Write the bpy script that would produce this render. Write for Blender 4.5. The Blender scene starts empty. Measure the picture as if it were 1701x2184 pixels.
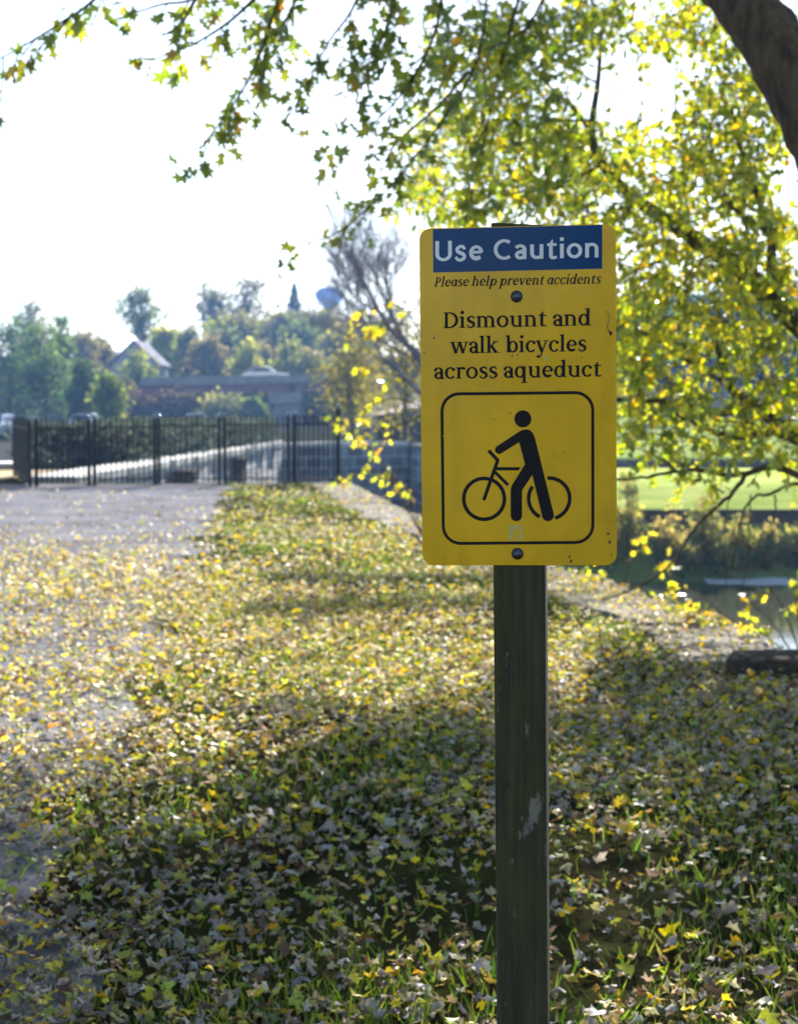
import bpy, math, random
import numpy as np
from mathutils import Vector, Matrix
from mathutils.geometry import tessellate_polygon

random.seed(7)
rng = np.random.default_rng(11)
sc = bpy.context.scene
R = math.radians

# ------------------------------------------------------------------ camera
EYE = 1.55
FPX = 3816.0                    # focal length in pixels of a 1701 px wide picture
PITCH = math.atan(222 / FPX)
cam = bpy.data.cameras.new('camera')
cam.sensor_fit = 'HORIZONTAL'; cam.sensor_width = 15.6; cam.lens = 35.0
cam.clip_start = 0.05; cam.clip_end = 6000
cam.dof.use_dof = True; cam.dof.focus_distance = 2.82; cam.dof.aperture_fstop = 4.7
cam_ob = bpy.data.objects.new('camera', cam)
sc.collection.objects.link(cam_ob)
cam_ob.location = (0, 0, EYE)
cam_ob.rotation_euler = (math.pi / 2 - PITCH, 0, 0)
sc.camera = cam_ob

# ------------------------------------------------------------------ sky, sun, exposure
SUN_EL, SUN_AZ = R(28), R(8)    # azimuth clockwise from +Y
world = bpy.data.worlds.new('World'); sc.world = world; world.use_nodes = True
wn = world.node_tree.nodes; wl = world.node_tree.links
sky = wn.new('ShaderNodeTexSky'); sky.sky_type = 'NISHITA'; sky.sun_disc = False
sky.sun_elevation = SUN_EL; sky.sun_rotation = SUN_AZ
sky.air_density = 1.0; sky.dust_density = 0.35; sky.ozone_density = 1.2
bg = wn['Background']; bg.inputs['Strength'].default_value = 0.052
wl.new(sky.outputs[0], bg.inputs['Color'])
sun = bpy.data.lights.new('sun', 'SUN'); sun.energy = 5.0; sun.angle = R(0.53); sun.color = (1.0, 0.96, 0.9)
sun_ob = bpy.data.objects.new('sun', sun); sc.collection.objects.link(sun_ob)
sdir = Vector((math.sin(SUN_AZ) * math.cos(SUN_EL), math.cos(SUN_AZ) * math.cos(SUN_EL), math.sin(SUN_EL)))
sun_ob.rotation_euler = (-sdir).to_track_quat('-Z', 'Y').to_euler(); sun_ob.location = (0, 0, 60)
sc.view_settings.view_transform = 'Standard'; sc.view_settings.look = 'None'
sc.view_settings.gamma = 1.0; sc.view_settings.exposure = 2.05
sc.cycles.use_denoising = True
sc.cycles.max_bounces = 7; sc.cycles.diffuse_bounces = 3; sc.cycles.glossy_bounces = 3
sc.cycles.transmission_bounces = 5; sc.cycles.transparent_max_bounces = 8; sc.cycles.volume_bounces = 0
sc.cycles.sample_clamp_indirect = 6.0

# ------------------------------------------------------------------ helpers
cp, sp = math.cos(PITCH), math.sin(PITCH)
def P(px, py, Y):
    """the world point at ground distance Y seen at (px, py) of the 1701x2184 picture"""
    a, b = px - 850.5, 1092 - py
    d = (a, FPX * cp + b * sp, -FPX * sp + b * cp)
    k = Y / d[1]
    return Vector((d[0] * k, Y, EYE + d[2] * k))
def G(px, py, z=0.0):
    a, b = px - 850.5, 1092 - py
    d = (a, FPX * cp + b * sp, -FPX * sp + b * cp)
    k = (z - EYE) / d[2]
    return Vector((d[0] * k, d[1] * k, z))

def tag(o, label=None, cat=None, group=None, kind=None):
    if label: o['label'] = label
    if cat: o['category'] = cat
    if group: o['group'] = group
    if kind: o['kind'] = kind
    return o
def link(o, parent=None):
    sc.collection.objects.link(o)
    if parent is not None: o.parent = parent
    return o
def empty(name, loc, rot=(0, 0, 0)):
    o = bpy.data.objects.new(name, None); o.empty_display_size = 0.1
    o.location = loc; o.rotation_euler = rot
    return link(o)
def copy_tree(o, parent=None):
    c = o.copy(); link(c); c.parent = parent
    for ch in list(o.children): copy_tree(ch, c)
    return c

class MB:
    def __init__(s): s.v = []; s.f = []
    def add(s, vs, fs):
        n = len(s.v); s.v += [tuple(p) for p in vs]; s.f += [tuple(i + n for i in f) for f in fs]
    def box(s, x0, x1, y0, y1, z0, z1):
        s.add([(x0,y0,z0),(x1,y0,z0),(x1,y1,z0),(x0,y1,z0),(x0,y0,z1),(x1,y0,z1),(x1,y1,z1),(x0,y1,z1)],
              [(3,2,1,0),(4,5,6,7),(0,1,5,4),(1,2,6,5),(2,3,7,6),(3,0,4,7)])
    def prism(s, poly, z0, z1):
        n = len(poly)
        tris = tessellate_polygon([[Vector((p[0], p[1], 0)) for p in poly]])
        s.add([(p[0], p[1], z1) for p in poly], tris)
        s.add([(p[0], p[1], z0) for p in poly], [t[::-1] for t in tris])
        s.add([(p[0], p[1], z0) for p in poly] + [(p[0], p[1], z1) for p in poly],
              [(i, (i + 1) % n, (i + 1) % n + n, i + n) for i in range(n)])
    def tube(s, pts, radii, sides=8, cap=True):
        pts = [Vector(p) for p in pts]; n = len(pts)
        vs = []; prev = None
        for i, p in enumerate(pts):
            t = (pts[min(i + 1, n - 1)] - pts[max(i - 1, 0)])
            if t.length < 1e-9: t = Vector((0, 0, 1))
            t.normalize()
            if prev is None:
                a = Vector((1, 0, 0)) if abs(t.x) < .8 else Vector((0, 1, 0))
                u = t.cross(a).normalized()
            else:
                u = (prev - t * prev.dot(t))
                u = u.normalized() if u.length > 1e-6 else t.orthogonal().normalized()
            prev = u; w = t.cross(u)
            for k in range(sides):
                an = 2 * math.pi * k / sides
                vs.append(p + (u * math.cos(an) + w * math.sin(an)) * radii[i])
        fs = []
        for i in range(n - 1):
            for k in range(sides):
                k2 = (k + 1) % sides
                fs.append((i*sides+k, i*sides+k2, (i+1)*sides+k2, (i+1)*sides+k))
        if cap: fs.append(tuple(range(sides))[::-1]); fs.append(tuple((n-1)*sides+k for k in range(sides)))
        s.add(vs, fs)
    def lathe(s, prof, c=(0,0,0), seg=20):
        vs = []
        for r, z in prof:
            for k in range(seg):
                a = 2*math.pi*k/seg; vs.append((c[0]+r*math.cos(a), c[1]+r*math.sin(a), c[2]+z))
        fs = [(i*seg+k, i*seg+(k+1)%seg, (i+1)*seg+(k+1)%seg, (i+1)*seg+k) for i in range(len(prof)-1) for k in range(seg)]
        fs.append(tuple(range(seg))[::-1]); fs.append(tuple((len(prof)-1)*seg+k for k in range(seg)))
        s.add(vs, fs)
    def build(s, name, mat, parent=None, smooth=False, bevel=0):
        me = bpy.data.meshes.new(name); me.from_pydata(s.v, [], s.f); me.update()
        if mat: me.materials.append(mat)
        if smooth: me.shade_smooth()
        o = bpy.data.objects.new(name, me); link(o, parent)
        if bevel:
            m = o.modifiers.new('bevel', 'BEVEL'); m.width = bevel; m.segments = 2; m.limit_method = 'ANGLE'
        return o

def catmull(pts, sub=6):
    pts = [np.array(p, float) for p in pts]
    out = []
    for i in range(len(pts) - 1):
        p0 = pts[max(i-1, 0)]; p1 = pts[i]; p2 = pts[i+1]; p3 = pts[min(i+2, len(pts)-1)]
        for k in range(sub):
            t = k / sub
            out.append(.5*((2*p1)+(-p0+p2)*t+(2*p0-5*p1+4*p2-p3)*t*t+(-p0+3*p1-3*p2+p3)*t**3))
    out.append(pts[-1]); return out

# ------------------------------------------------------------------ materials
def mat(name):
    m = bpy.data.materials.new(name); m.use_nodes = True
    return m, m.node_tree.nodes, m.node_tree.links, m.node_tree.nodes['Principled BSDF']
def noise(n, l, scale, detail=4, vec=None, rough=.6):
    t = n.new('ShaderNodeTexNoise'); t.inputs['Scale'].default_value = scale
    t.inputs['Detail'].default_value = detail; t.inputs['Roughness'].default_value = rough
    if vec is not None: l.new(vec, t.inputs['Vector'])
    return t
def ramp(n, l, fac, stops):
    r = n.new('ShaderNodeValToRGB'); e = r.color_ramp.elements
    while len(e) < len(stops): e.new(.5)
    for i, (p, c) in enumerate(stops):
        e[i].position = p; e[i].color = (*c, 1)
    l.new(fac, r.inputs[0]); return r
def objco(n, l, scale=(1, 1, 1)):
    t = n.new('ShaderNodeTexCoord'); m = n.new('ShaderNodeMapping'); m.inputs['Scale'].default_value = scale
    l.new(t.outputs['Object'], m.inputs['Vector']); return m.outputs[0]
def bump(n, l, b, h, strength=.4, dist=.01):
    bm = n.new('ShaderNodeBump'); bm.inputs['Strength'].default_value = strength; bm.inputs['Distance'].default_value = dist
    l.new(h, bm.inputs['Height']); l.new(bm.outputs[0], b.inputs['Normal'])
def simple(name, col, rough=.6, metal=0, var=.25, scale=8, spec=.5):
    m, n, l, b = mat(name); co = objco(n, l)
    t = noise(n, l, scale, 5, co)
    r = ramp(n, l, t.outputs[0], [(.3, tuple(c*(1-var) for c in col)), (.7, tuple(min(1, c*(1+var)) for c in col))])
    l.new(r.outputs[0], b.inputs['Base Color']); b.inputs['Roughness'].default_value = rough
    b.inputs['Metallic'].default_value = metal; b.inputs['Specular IOR Level'].default_value = spec
    return m
def foliage(name, trans=.5, gloss=.08, tint=(1, 1, 1), rough=.45):
    """leaf material: colour per leaf from the attribute, light passes through the blade"""
    m = bpy.data.materials.new(name); m.use_nodes = True
    n = m.node_tree.nodes; l = m.node_tree.links; n.clear()
    out = n.new('ShaderNodeOutputMaterial'); at = n.new('ShaderNodeAttribute'); at.attribute_name = 'leaf_color'
    t = noise(n, l, 90, 3, objco(n, l))
    hs = n.new('ShaderNodeHueSaturation'); mr = n.new('ShaderNodeMapRange')
    mr.inputs['From Min'].default_value = .3; mr.inputs['From Max'].default_value = .7
    mr.inputs['To Min'].default_value = .7; mr.inputs['To Max'].default_value = 1.25
    l.new(t.outputs[0], mr.inputs[0]); l.new(mr.outputs[0], hs.inputs['Value']); l.new(at.outputs['Color'], hs.inputs['Color'])
    d = n.new('ShaderNodeBsdfDiffuse'); tr = n.new('ShaderNodeBsdfTranslucent'); g = n.new('ShaderNodeBsdfGlossy')
    g.inputs['Roughness'].default_value = rough
    l.new(hs.outputs[0], d.inputs[0])
    mx = n.new('ShaderNodeMix'); mx.data_type = 'RGBA'; mx.blend_type = 'MULTIPLY'; mx.inputs[0].default_value = 1
    mx.inputs[7].default_value = (*tint, 1); l.new(hs.outputs[0], mx.inputs[6]); l.new(mx.outputs[2], tr.inputs[0])
    a = n.new('ShaderNodeMixShader'); a.inputs[0].default_value = trans; l.new(d.outputs[0], a.inputs[1]); l.new(tr.outputs[0], a.inputs[2])
    b = n.new('ShaderNodeMixShader'); b.inputs[0].default_value = gloss; l.new(a.outputs[0], b.inputs[1]); l.new(g.outputs[0], b.inputs[2])
    l.new(b.outputs[0], out.inputs[0]); return m
def bark(name, c0, c1, scale=14, stretch=.25):
    m, n, l, b = mat(name); co = objco(n, l, (1, 1, stretch))
    t = noise(n, l, scale, 8, co, .7); t2 = noise(n, l, scale * 3, 5, co)
    r = ramp(n, l, t.outputs[0], [(.32, c0), (.66, c1)])
    l.new(r.outputs[0], b.inputs['Base Color']); b.inputs['Roughness'].default_value = .9
    b.inputs['Specular IOR Level'].default_value = .2
    bump(n, l, b, t.outputs[0], 1.0, .03); return m

M_bark = bark('grey brown bark', (.014, .011, .008), (.15, .105, .065), 15, .2)
M_twig = simple('dark twig bark', (.05, .04, .028), .85, spec=.2)
M_farbark = simple('far bark', (.09, .08, .07), .9, spec=.2)
M_leaf = foliage('maple leaf', .62, .08, (1.4, 1.25, .35), .32)
M_leaf_far = foliage('distant leaf', .45, .0, (1.2, 1.15, .7))
M_litter = foliage('fallen leaf', .34, .06, (1.25, 1.1, .6), .5)
M_grass = foliage('grass blade', .45, .05, (1.1, 1.15, .6))
M_shrub = foliage('backlit shrub leaf', .6, .02, (1.2, 1.15, .7))
M_iron = simple('black iron', (.009, .010, .013), .5, 0, .2, 30, .18)
M_cap = simple('polished post cap', (.25, .26, .28), .12, 1.0, .1, 20)
M_conc = simple('bridge concrete', (.27, .25, .25), .85, 0, .25, 1.2)
M_steel = simple('painted bridge girder', (.17, .075, .095), .5, 0, .15, .6)
M_white = simple('white wall paint', (.72, .71, .72), .7, 0, .08, .5)
M_roof = simple('grey shingle roof', (.1, .1, .13), .95, 0, .2, 3, .05)
M_dark = simple('dark window glass', (.02, .025, .03), .1, 0, .1, 2)
M_brown = simple('rusty brown boards', (.2, .09, .055), .7, 0, .3, 2)
M_tyre = simple('tyre rubber', (.02, .02, .02), .8)
M_blue = simple('blue tank paint', (.02, .055, .3), .8, 0, .12, .2, .05)

# ground materials
def ground_mat(name, stops, scale, fine=60, bstr=.6, bd=.01, rough=.95):
    m, n, l, b = mat(name); co = objco(n, l)
    t = noise(n, l, scale, 8, co, .65); f = noise(n, l, fine, 6, co, .7)
    mx = n.new('ShaderNodeMix'); mx.data_type = 'FLOAT'; mx.inputs[0].default_value = .5
    l.new(t.outputs[0], mx.inputs[2]); l.new(f.outputs[0], mx.inputs[3])
    r = ramp(n, l, mx.outputs[0], stops); l.new(r.outputs[0], b.inputs['Base Color'])
    b.inputs['Roughness'].default_value = rough; b.inputs['Specular IOR Level'].default_value = 0.0
    bump(n, l, b, f.outputs[0], bstr, bd); return m
M_bank = ground_mat('grassy soil', [(.36, (.012, .009, .006)), (.46, (.026, .02, .012)), (.54, (.035, .04, .012)), (.64, (.06, .05, .025))], 1.3)
M_path = ground_mat('fine grey gravel', [(.36, (.07, .07, .078)), (.5, (.145, .143, .158)), (.64, (.23, .225, .24))], .9, 140, .5, .006)
M_lawn = ground_mat('mown lawn', [(.38, (.1, .15, .03)), (.5, (.18, .225, .055)), (.62, (.28, .29, .1))], .25, 20, .3, .02)  # wide mottling puts tree shadow streaks into the lawn colour
M_hill = ground_mat('wooded slope', [(.36, (.012, .016, .012)), (.5, (.026, .028, .018)), (.64, (.05, .045, .028))], .12, 2, .5, .2)
M_bed = ground_mat('valley soil', [(.4, (.05, .045, .03)), (.6, (.1, .09, .06))], .3)
M_asph = ground_mat('worn asphalt', [(.36, (.035, .036, .04)), (.64, (.07, .07, .075))], .6, 50, .3, .004)
M_stone = ground_mat('weathered limestone', [(.34, (.09, .085, .07)), (.5, (.22, .2, .17)), (.66, (.38, .35, .31))], 2.2, 30, .8, .02)
M_darkstone = ground_mat('dark weathered stone', [(.34, (.035, .03, .025)), (.66, (.14, .12, .1))], 3, 30, .8, .02)
M_pale = ground_mat('pale coping stone', [(.34, (.45, .43, .4)), (.66, (.7, .68, .64))], 1, 20, .3, .01)
def block_mat():
    m, n, l, b = mat('coursed blue grey stone'); tc = n.new('ShaderNodeTexCoord'); sep = n.new('ShaderNodeSeparateXYZ')
    l.new(tc.outputs['Object'], sep.inputs[0])
    ad = n.new('ShaderNodeMath'); ad.operation = 'ADD'; l.new(sep.outputs[0], ad.inputs[0]); l.new(sep.outputs[1], ad.inputs[1])
    cb = n.new('ShaderNodeCombineXYZ'); l.new(ad.outputs[0], cb.inputs[0]); l.new(sep.outputs[2], cb.inputs[1])
    br = n.new('ShaderNodeTexBrick'); l.new(cb.outputs[0], br.inputs['Vector'])
    br.inputs['Scale'].default_value = 1.0; br.inputs['Brick Width'].default_value = 1.15; br.inputs['Row Height'].default_value = .48
    br.inputs['Mortar Size'].default_value = .035; br.inputs['Color1'].default_value = (.1, .1, .11, 1)
    br.inputs['Color2'].default_value = (.36, .35, .34, 1); br.inputs['Mortar'].default_value = (.62, .6, .57, 1)
    t = noise(n, l, 2.5, 6, tc.outputs['Object'])
    mx = n.new('ShaderNodeMix'); mx.data_type = 'RGBA'; mx.blend_type = 'MULTIPLY'; mx.inputs[0].default_value = .7
    r = ramp(n, l, t.outputs[0], [(.3, (.5, .5, .5)), (.7, (1.3, 1.3, 1.3))])
    l.new(br.outputs[0], mx.inputs[6]); l.new(r.outputs[0], mx.inputs[7]); l.new(mx.outputs[2], b.inputs['Base Color'])
    b.inputs['Roughness'].default_value = .85; bump(n, l, b, br.outputs['Fac'], -.6, .03); return m
M_block = block_mat()
def water_mat():
    m, n, l, b = mat('still brown water')
    b.inputs['Base Color'].default_value = (.035, .04, .022, 1); b.inputs['Roughness'].default_value = .06
    b.inputs['IOR'].default_value = 1.33; b.inputs['Specular IOR Level'].default_value = .5
    co = objco(n, l, (1, .5, 1)); t = noise(n, l, 3.0, 4, co); bump(n, l, b, t.outputs[0], .12, .05); return m
M_water = water_mat()

# ------------------------------------------------------------------ the setting: terrain
def lerp(tab, y):
    if y <= tab[0][0]: return tab[0][1]
    for (a, za), (b, zb) in zip(tab, tab[1:]):
        if y <= b: return za + (zb - za) * (y - a) / (b - a)
    return tab[-1][1]
ZL = [(82, -.02), (98, -.3), (178, -.3), (190, 1.8), (220, 7.5), (300, 9.5), (700, 12), (2500, 12)]
ZR = [(82, -.9), (128, -.5), (150, .4), (190, 7), (240, 17), (320, 21), (700, 22), (2500, 22)]
def terrain(x, y):
    a = x / max(y, 1); t = min(1, max(0, (a - .02) / .06)); t = t*t*(3-2*t)
    return lerp(ZL, y) * (1 - t) + lerp(ZR, y) * t

mb = MB(); mb.add([(-2500, -300, -4.2), (2500, -300, -4.2), (2500, 2600, -4.2), (-2500, 2600, -4.2)], [(0, 1, 2, 3)])
tag(mb.build('ground', M_bed), kind='structure')
mb = MB(); mb.add([(-300, -120, -3.0), (600, -120, -3.0), (600, 100, -3.0), (-300, 100, -3.0)], [(0, 1, 2, 3)])
tag(mb.build('water', M_water), kind='structure')

EDGE = [(2.44, 10.7), (2.38, 12.3), (2.17, 13.3), (1.98, 14.6), (1.75, 15.7), (.95, 20.5), (.27, 25.4), (-.35, 30.5), (-1.0, 36.6)]  # outer lip of the old stone wall
bank = [(-90, -20), (16, -20), (16, 14.5), (4.1, 14.5), (3.9, 10.75)] + [(x - .3, y) for x, y in EDGE] + [(-8.1, 37.1), (-6.5, 78), (-6.6, 82.5), (-90, 82.5)]
mb = MB(); mb.prism(bank, -4.3, 0.0)
tag(mb.build('towpath_bank', M_bank), kind='structure')
# gravel towpath with a ragged edge
left, right = [], []
y = -18.0
while y < 36.4:
    x = -1.02 - .078 * (y - 4.5) if y < 33 else -3.24 - (y - 33) * .0
    x += .12 * math.sin(y * 1.7) + .07 * math.sin(y * 4.3 + 1) + random.uniform(-.13, .13)
    right.append((x, y, .004)); left.append((-9.5 - .02 * y, y, .004)); y += .25
mb = MB(); n = len(left)
mb.add(left + right, [(i, n + i, n + i + 1, i + 1) for i in range(n - 1)])
tag(mb.build('gravel_path', M_path), kind='structure')
# car park and gravel verge on the left beyond the fence
mb = MB(); mb.add([(-80, 47, .004), (-10.2, 47, .004), (-8.6, 80, .004), (-80, 80, .004)], [(0, 1, 2, 3)])
tag(mb.build('car_park', M_asph), kind='structure')
mb = MB(); mb.add([(-60, 50.4, .008), (-9.9, 50.4, .008), (-9.9, 51.6, .008), (-60, 51.6, .008)], [(0, 1, 2, 3)])
tag(mb.build('painted_line', M_white), kind='structure')
mb = MB(); mb.add([(-40, 39, .006), (-8.6, 39, .006), (-8.4, 45, .006), (-40, 45, .006)], [(0, 1, 2, 3)])
tag(mb.build('sandy_verge', ground_mat('sandy verge', [(.35, (.35, .26, .15)), (.65, (.5, .4, .26))], 1)), kind='structure')

# far bank of the river: slope, lower lawn, upper lawn, far terrain
def strip(name, prof, x0, x1, m, nx=2, zf=None):
    mb = MB(); vs = []
    for (yy, zz) in prof:
        for i in range(nx):
            x = x0 + (x1 - x0) * i / (nx - 1); vs.append((x, yy, zz))
    mb.add(vs, [(j*nx+i, j*nx+i+1, (j+1)*nx+i+1, (j+1)*nx+i) for j in range(len(prof)-1) for i in range(nx-1)])
    return tag(mb.build(name, m, smooth=True), kind='structure')
strip('riverbank', [(46.0, -3.4), (46.9, -2.95), (47.4, -2.7), (48.5, -1.65), (48.58, -1.6)], 2.6, 250, M_lawn)
strip('lawn', [(48.7, -1.24), (60, -1.2), (82.1, -1.2), (82.12, -4)], 2.6, 250, M_lawn)
nx, ys = 90, [82.3, 88, 95, 105, 116, 128, 140, 150, 160, 170, 180, 190, 200, 215, 230, 250, 300, 400, 700, 1200, 2500]
xs_t = np.tan(np.linspace(-1.12, 1.12, nx))
vs = []; fs = []
for yy in ys:
    for t in xs_t:
        x = t * yy * .9; dz = 0 if yy < 110 else (math.sin(x*.09)*.25 + math.sin(x*.031+2)*.5) * min(1, (yy-110)/60)
        vs.append((x, yy, terrain(x, yy) + dz))
for j in range(len(ys)-1):
    for i in range(nx-1): fs.append((j*nx+i, j*nx+i+1, (j+1)*nx+i+1, (j+1)*nx+i))
skirt = len(vs)
for i in range(nx): vs.append((vs[i][0], 82.25, -4.3))
for i in range(nx-1): fs.append((skirt+i, skirt+i+1, i+1, i))
mb = MB(); mb.add(vs, fs); hill = tag(mb.build('hill', M_hill, smooth=True), kind='structure')
hill.data.materials.append(M_lawn)
for p in hill.data.polygons:
    if 82.3 < p.center.y < 152 and p.center.x > .03*p.center.y: p.material_index = 1
# sandy walk across the upper lawn
strip('lawn_path', [(117, -.56), (122, -.5)], 10, 200, ground_mat('sandy walk', [(.35, (.3, .22, .17)), (.65, (.42, .32, .25))], 1))

# ------------------------------------------------------------------ stone walls
def wall_run(name, pts, z0, z1, thick, label, cat='wall', face=M_block, cop=M_pale, cop_h=.22, over=.06, seg=2.0, group=None):
    """masonry wall along pts (outer face on the right of travel), a coping in separate stones"""
    root = empty(name, (pts[0][0], pts[0][1], z0)); tag(root, label, cat, group)
    o = Vector((pts[0][0], pts[0][1], z0))
    fm = MB(); cs = []
    for (a, b) in zip(pts, pts[1:]):
        a = Vector((*a, 0)); b = Vector((*b, 0)); d = (b - a); L = d.length; d.normalize(); nrm = Vector((d.y, -d.x, 0))
        q = [a, b, b - nrm*thick, a - nrm*thick]
        lo = [p - o + Vector((0, 0, z0)) for p in q]; hi = [p - o + Vector((0, 0, z1 - cop_h)) for p in q]
        fm.add(lo + hi, [(3,2,1,0),(4,5,6,7),(0,1,5,4),(1,2,6,5),(2,3,7,6),(3,0,4,7)])
        k = max(1, round(L / seg)); e = 0
        for i in range(k):
            s0 = L*i/k + .012; s1 = L*(i+1)/k - .012; h = random.uniform(-.012, .012); ov = over + random.uniform(-.02, .03)
            c = [a + d*s0 + nrm*ov, a + d*s1 + nrm*(ov + random.uniform(-.03, .03)), a + d*s1 - nrm*(thick+.05+random.uniform(-.04, .12)), a + d*s0 - nrm*(thick+.05+random.uniform(-.04, .12))]
            m = MB(); m.add([p - o + Vector((0, 0, z1 - cop_h + .003)) for p in c] + [p - o + Vector((0, 0, z1 + h)) for p in c],
                            [(3,2,1,0),(4,5,6,7),(0,1,5,4),(1,2,6,5),(2,3,7,6),(3,0,4,7)]); cs.append(m)
    fm.build('masonry', face, root)
    for m in cs: m.build('coping_stone', cop, root, bevel=.03)
    return root
# near lip of the towpath: wide weathered slabs over a wall that drops to the river
near = [(x, y) for x, y in EDGE][::-1]
def near_wall():
    root = empty('stone_wall', (EDGE[0][0], EDGE[0][1], -3)); tag(root, 'weathered stone wall with pale slabs on top along the grass edge, dropping to the water', 'wall')
    o = Vector((EDGE[0][0], EDGE[0][1], -3)); fm = MB()
    for (a, b) in zip(EDGE, EDGE[1:]):
        a = Vector((a[0]-.07, a[1], 0)); b = Vector((b[0]-.07, b[1], 0))
        q = [a, b, b - Vector((.5, 0, 0)), a - Vector((.5, 0, 0))]
        fm.add([p - o + Vector((0, 0, -4.2)) for p in q] + [p - o + Vector((0, 0, -.19)) for p in q], [(0,3,2,1),(4,5,6,7),(0,1,5,4),(1,2,6,5),(2,3,7,6),(3,0,4,7)])
    fm.build('masonry', M_block, root)
    ypos = 10.75
    def ex(y): return lerp([(p[1], p[0]) for p in EDGE], y)
    while ypos < 36.4:
        L = random.uniform(1.0, 1.9); y1 = min(ypos + L, 36.6); wid = random.uniform(.58, .78) * (1.25 if ypos > 24 else 1)
        z1 = .03 + random.uniform(-.015, .02); c = []
        m = 7
        outer = [(ex(ypos+.015+(y1-ypos-.03)*i/m) + random.uniform(-.035, .03), ypos+.015+(y1-ypos-.03)*i/m) for i in range(m+1)]
        inner = [(ex(ypos+.015+(y1-ypos-.03)*i/m) - wid + random.uniform(-.06, .06), ypos+.015+(y1-ypos-.03)*i/m) for i in range(m+1)]
        q = MB(); q.prism([(x - o.x, y - o.y) for x, y in outer + inner[::-1]], 3 - .186, 3 + z1)
        q.build('coping_slab', M_stone, root, bevel=.025); ypos = y1
    return root
near_wall()
mb = MB()
mb.prism([(1.86, 10.12), (2.5, 10.02), (3.95, 9.93), (3.98, 10.5), (2.6, 10.62), (1.98, 10.55)], -.3, .115)
so = tag(mb.build('stone_block', M_darkstone, bevel=.006), 'long dark stone slab lying at the grass edge below the right hand branches', 'stone')
wall_run('canal_wall', [(-6.0, 78.0), (-7.75, 37.4)], -4, .12, .9, 'long canal wall with sunlit white coping running away behind the iron fence', cop=M_pale, over=.08)
# buttresses of that wall
wall_run('abutment_wall', [(-5.95, 78.2), (.42, 82.0)], -4, .02, .8, 'blue grey block wall facing the camera between the fence end and the sign', seg=1.6)
wall_run('return_wall', [(.5, 81.9), (3.1, 55.5), (4.2, 49)], -4, -.06, .7, 'paler block wall turning toward the camera just left of the sign edge', cop=M_stone, seg=1.8)
# fix: the last faces west, toward the channel
wall_run('garden_wall', [(2.7, 48.62), (90, 48.62)], -2.2, -1.21, .1, 'low dark retaining wall edging the lower lawn across the water', face=M_darkstone, cop=M_darkstone, cop_h=.1, over=.02, seg=4)
wall_run('terrace_wall', [(3.5, 82.16), (120, 82.16)], -2, -.88, .12, 'low dark terrace wall between the two lawns across the water', face=M_darkstone, cop=M_darkstone, cop_h=.08, over=.01, seg=5)
for i, (px, lab) in enumerate([(383, 'square dark stone pier against the long canal wall, left of the bright post cap'), (508, 'square dark stone pier against the long canal wall, right of the bright post cap')]):
    Y = [50, 62][i]; mb = MB(); xw = -7.75 + (Y-37.4)*(1.75/40.6) ; w = [1.3, 1.2][i]
    mb.box(xw + .05, xw + .05 + w, Y, Y + 1.6, -4, -.35); mb.box(xw + .04, xw + .12 + w, Y - .06, Y + 1.66, -.348, -.2)
    tag(mb.build('stone_pier', M_darkstone, bevel=.04), lab, 'pier', 'stone piers on the canal wall')

# ------------------------------------------------------------------ the sign
SW, SH = .3048, .5285
SIGN_YAW, SIGN_LEAN = R(-7.4), R(-.6)
Rm = (Matrix.Rotation(SIGN_YAW, 3, 'Z') @ Matrix.Rotation(SIGN_LEAN, 3, 'Y'))
Cw = P(1104, 846, 2.80)
up = Rm @ Vector((0, 0, 1)); hc = Cw.z / up.z
rootloc = Cw - up * hc
sign = empty('caution_sign', rootloc, (0, SIGN_LEAN, SIGN_YAW))
tag(sign, 'yellow caution sign with blue header and walking cyclist symbol on a wooden post', 'sign')

def paint(name, col, rough=.35, wear=0.0, bumpy=.08, grime=(.12, .09, .03), spec=.5):
    m, n, l, b = mat(name); b.inputs['Specular IOR Level'].default_value = spec; co = objco(n, l)
    t = noise(n, l, 7, 6, co); t2 = noise(n, l, 190, 3, co); t3 = noise(n, l, 26, 8, co, .75)
    r = ramp(n, l, t.outputs[0], [(.3, tuple(c*.74 for c in col)), (.7, col)])
    r2 = ramp(n, l, t3.outputs[0], [(.66, (0, 0, 0)), (.76, (wear, wear, wear))])
    mx = n.new('ShaderNodeMix'); mx.data_type = 'RGBA'; l.new(r2.outputs[0], mx.inputs[0]); l.new(r.outputs[0], mx.inputs[6]); mx.inputs[7].default_value = (*grime, 1)
    st = noise(n, l, 1, 6, objco(n, l, (17, 1, 2.5)), .6); sr = ramp(n, l, st.outputs[0], [(.32, (.88, .87, .88)), (.5, (1, 1, 1))])
    ms = n.new('ShaderNodeMix'); ms.data_type = 'RGBA'; ms.blend_type = 'MULTIPLY'; ms.inputs[0].default_value = 1
    l.new(mx.outputs[2], ms.inputs[6]); l.new(sr.outputs[0], ms.inputs[7])
    l.new(ms.outputs[2], b.inputs['Base Color']); b.inputs['Roughness'].default_value = rough
    bump(n, l, b, t2.outputs[0], bumpy, .0006); return m
M_yellow = paint('yellow sign sheeting', (.84, .47, .0005), .17, .4, spec=.33)
M_header = paint('dark blue header film', (.0001, .05, .19), .08, 0, .16, spec=.15)
M_ink = paint('black screen ink', (.011, .009, .011), .5, 0, spec=.15)
M_ital = paint('thin brown black ink', (.035, .022, .015), .5, 0, spec=.15)
M_wtext = paint('white lettering film', (.86, .85, .88), .35, 0)
M_alu = simple('bare aluminium edge', (.5, .46, .3), .4, .8)
M_bolt = simple('zinc bolt', (.075, .085, .12), .38, .9, .4, 120)
M_resid = simple('sticker residue', (.55, .43, .1), .6, 0, .2, 200)
M_grime = simple('dried mud', (.06, .04, .03), .9)

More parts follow.
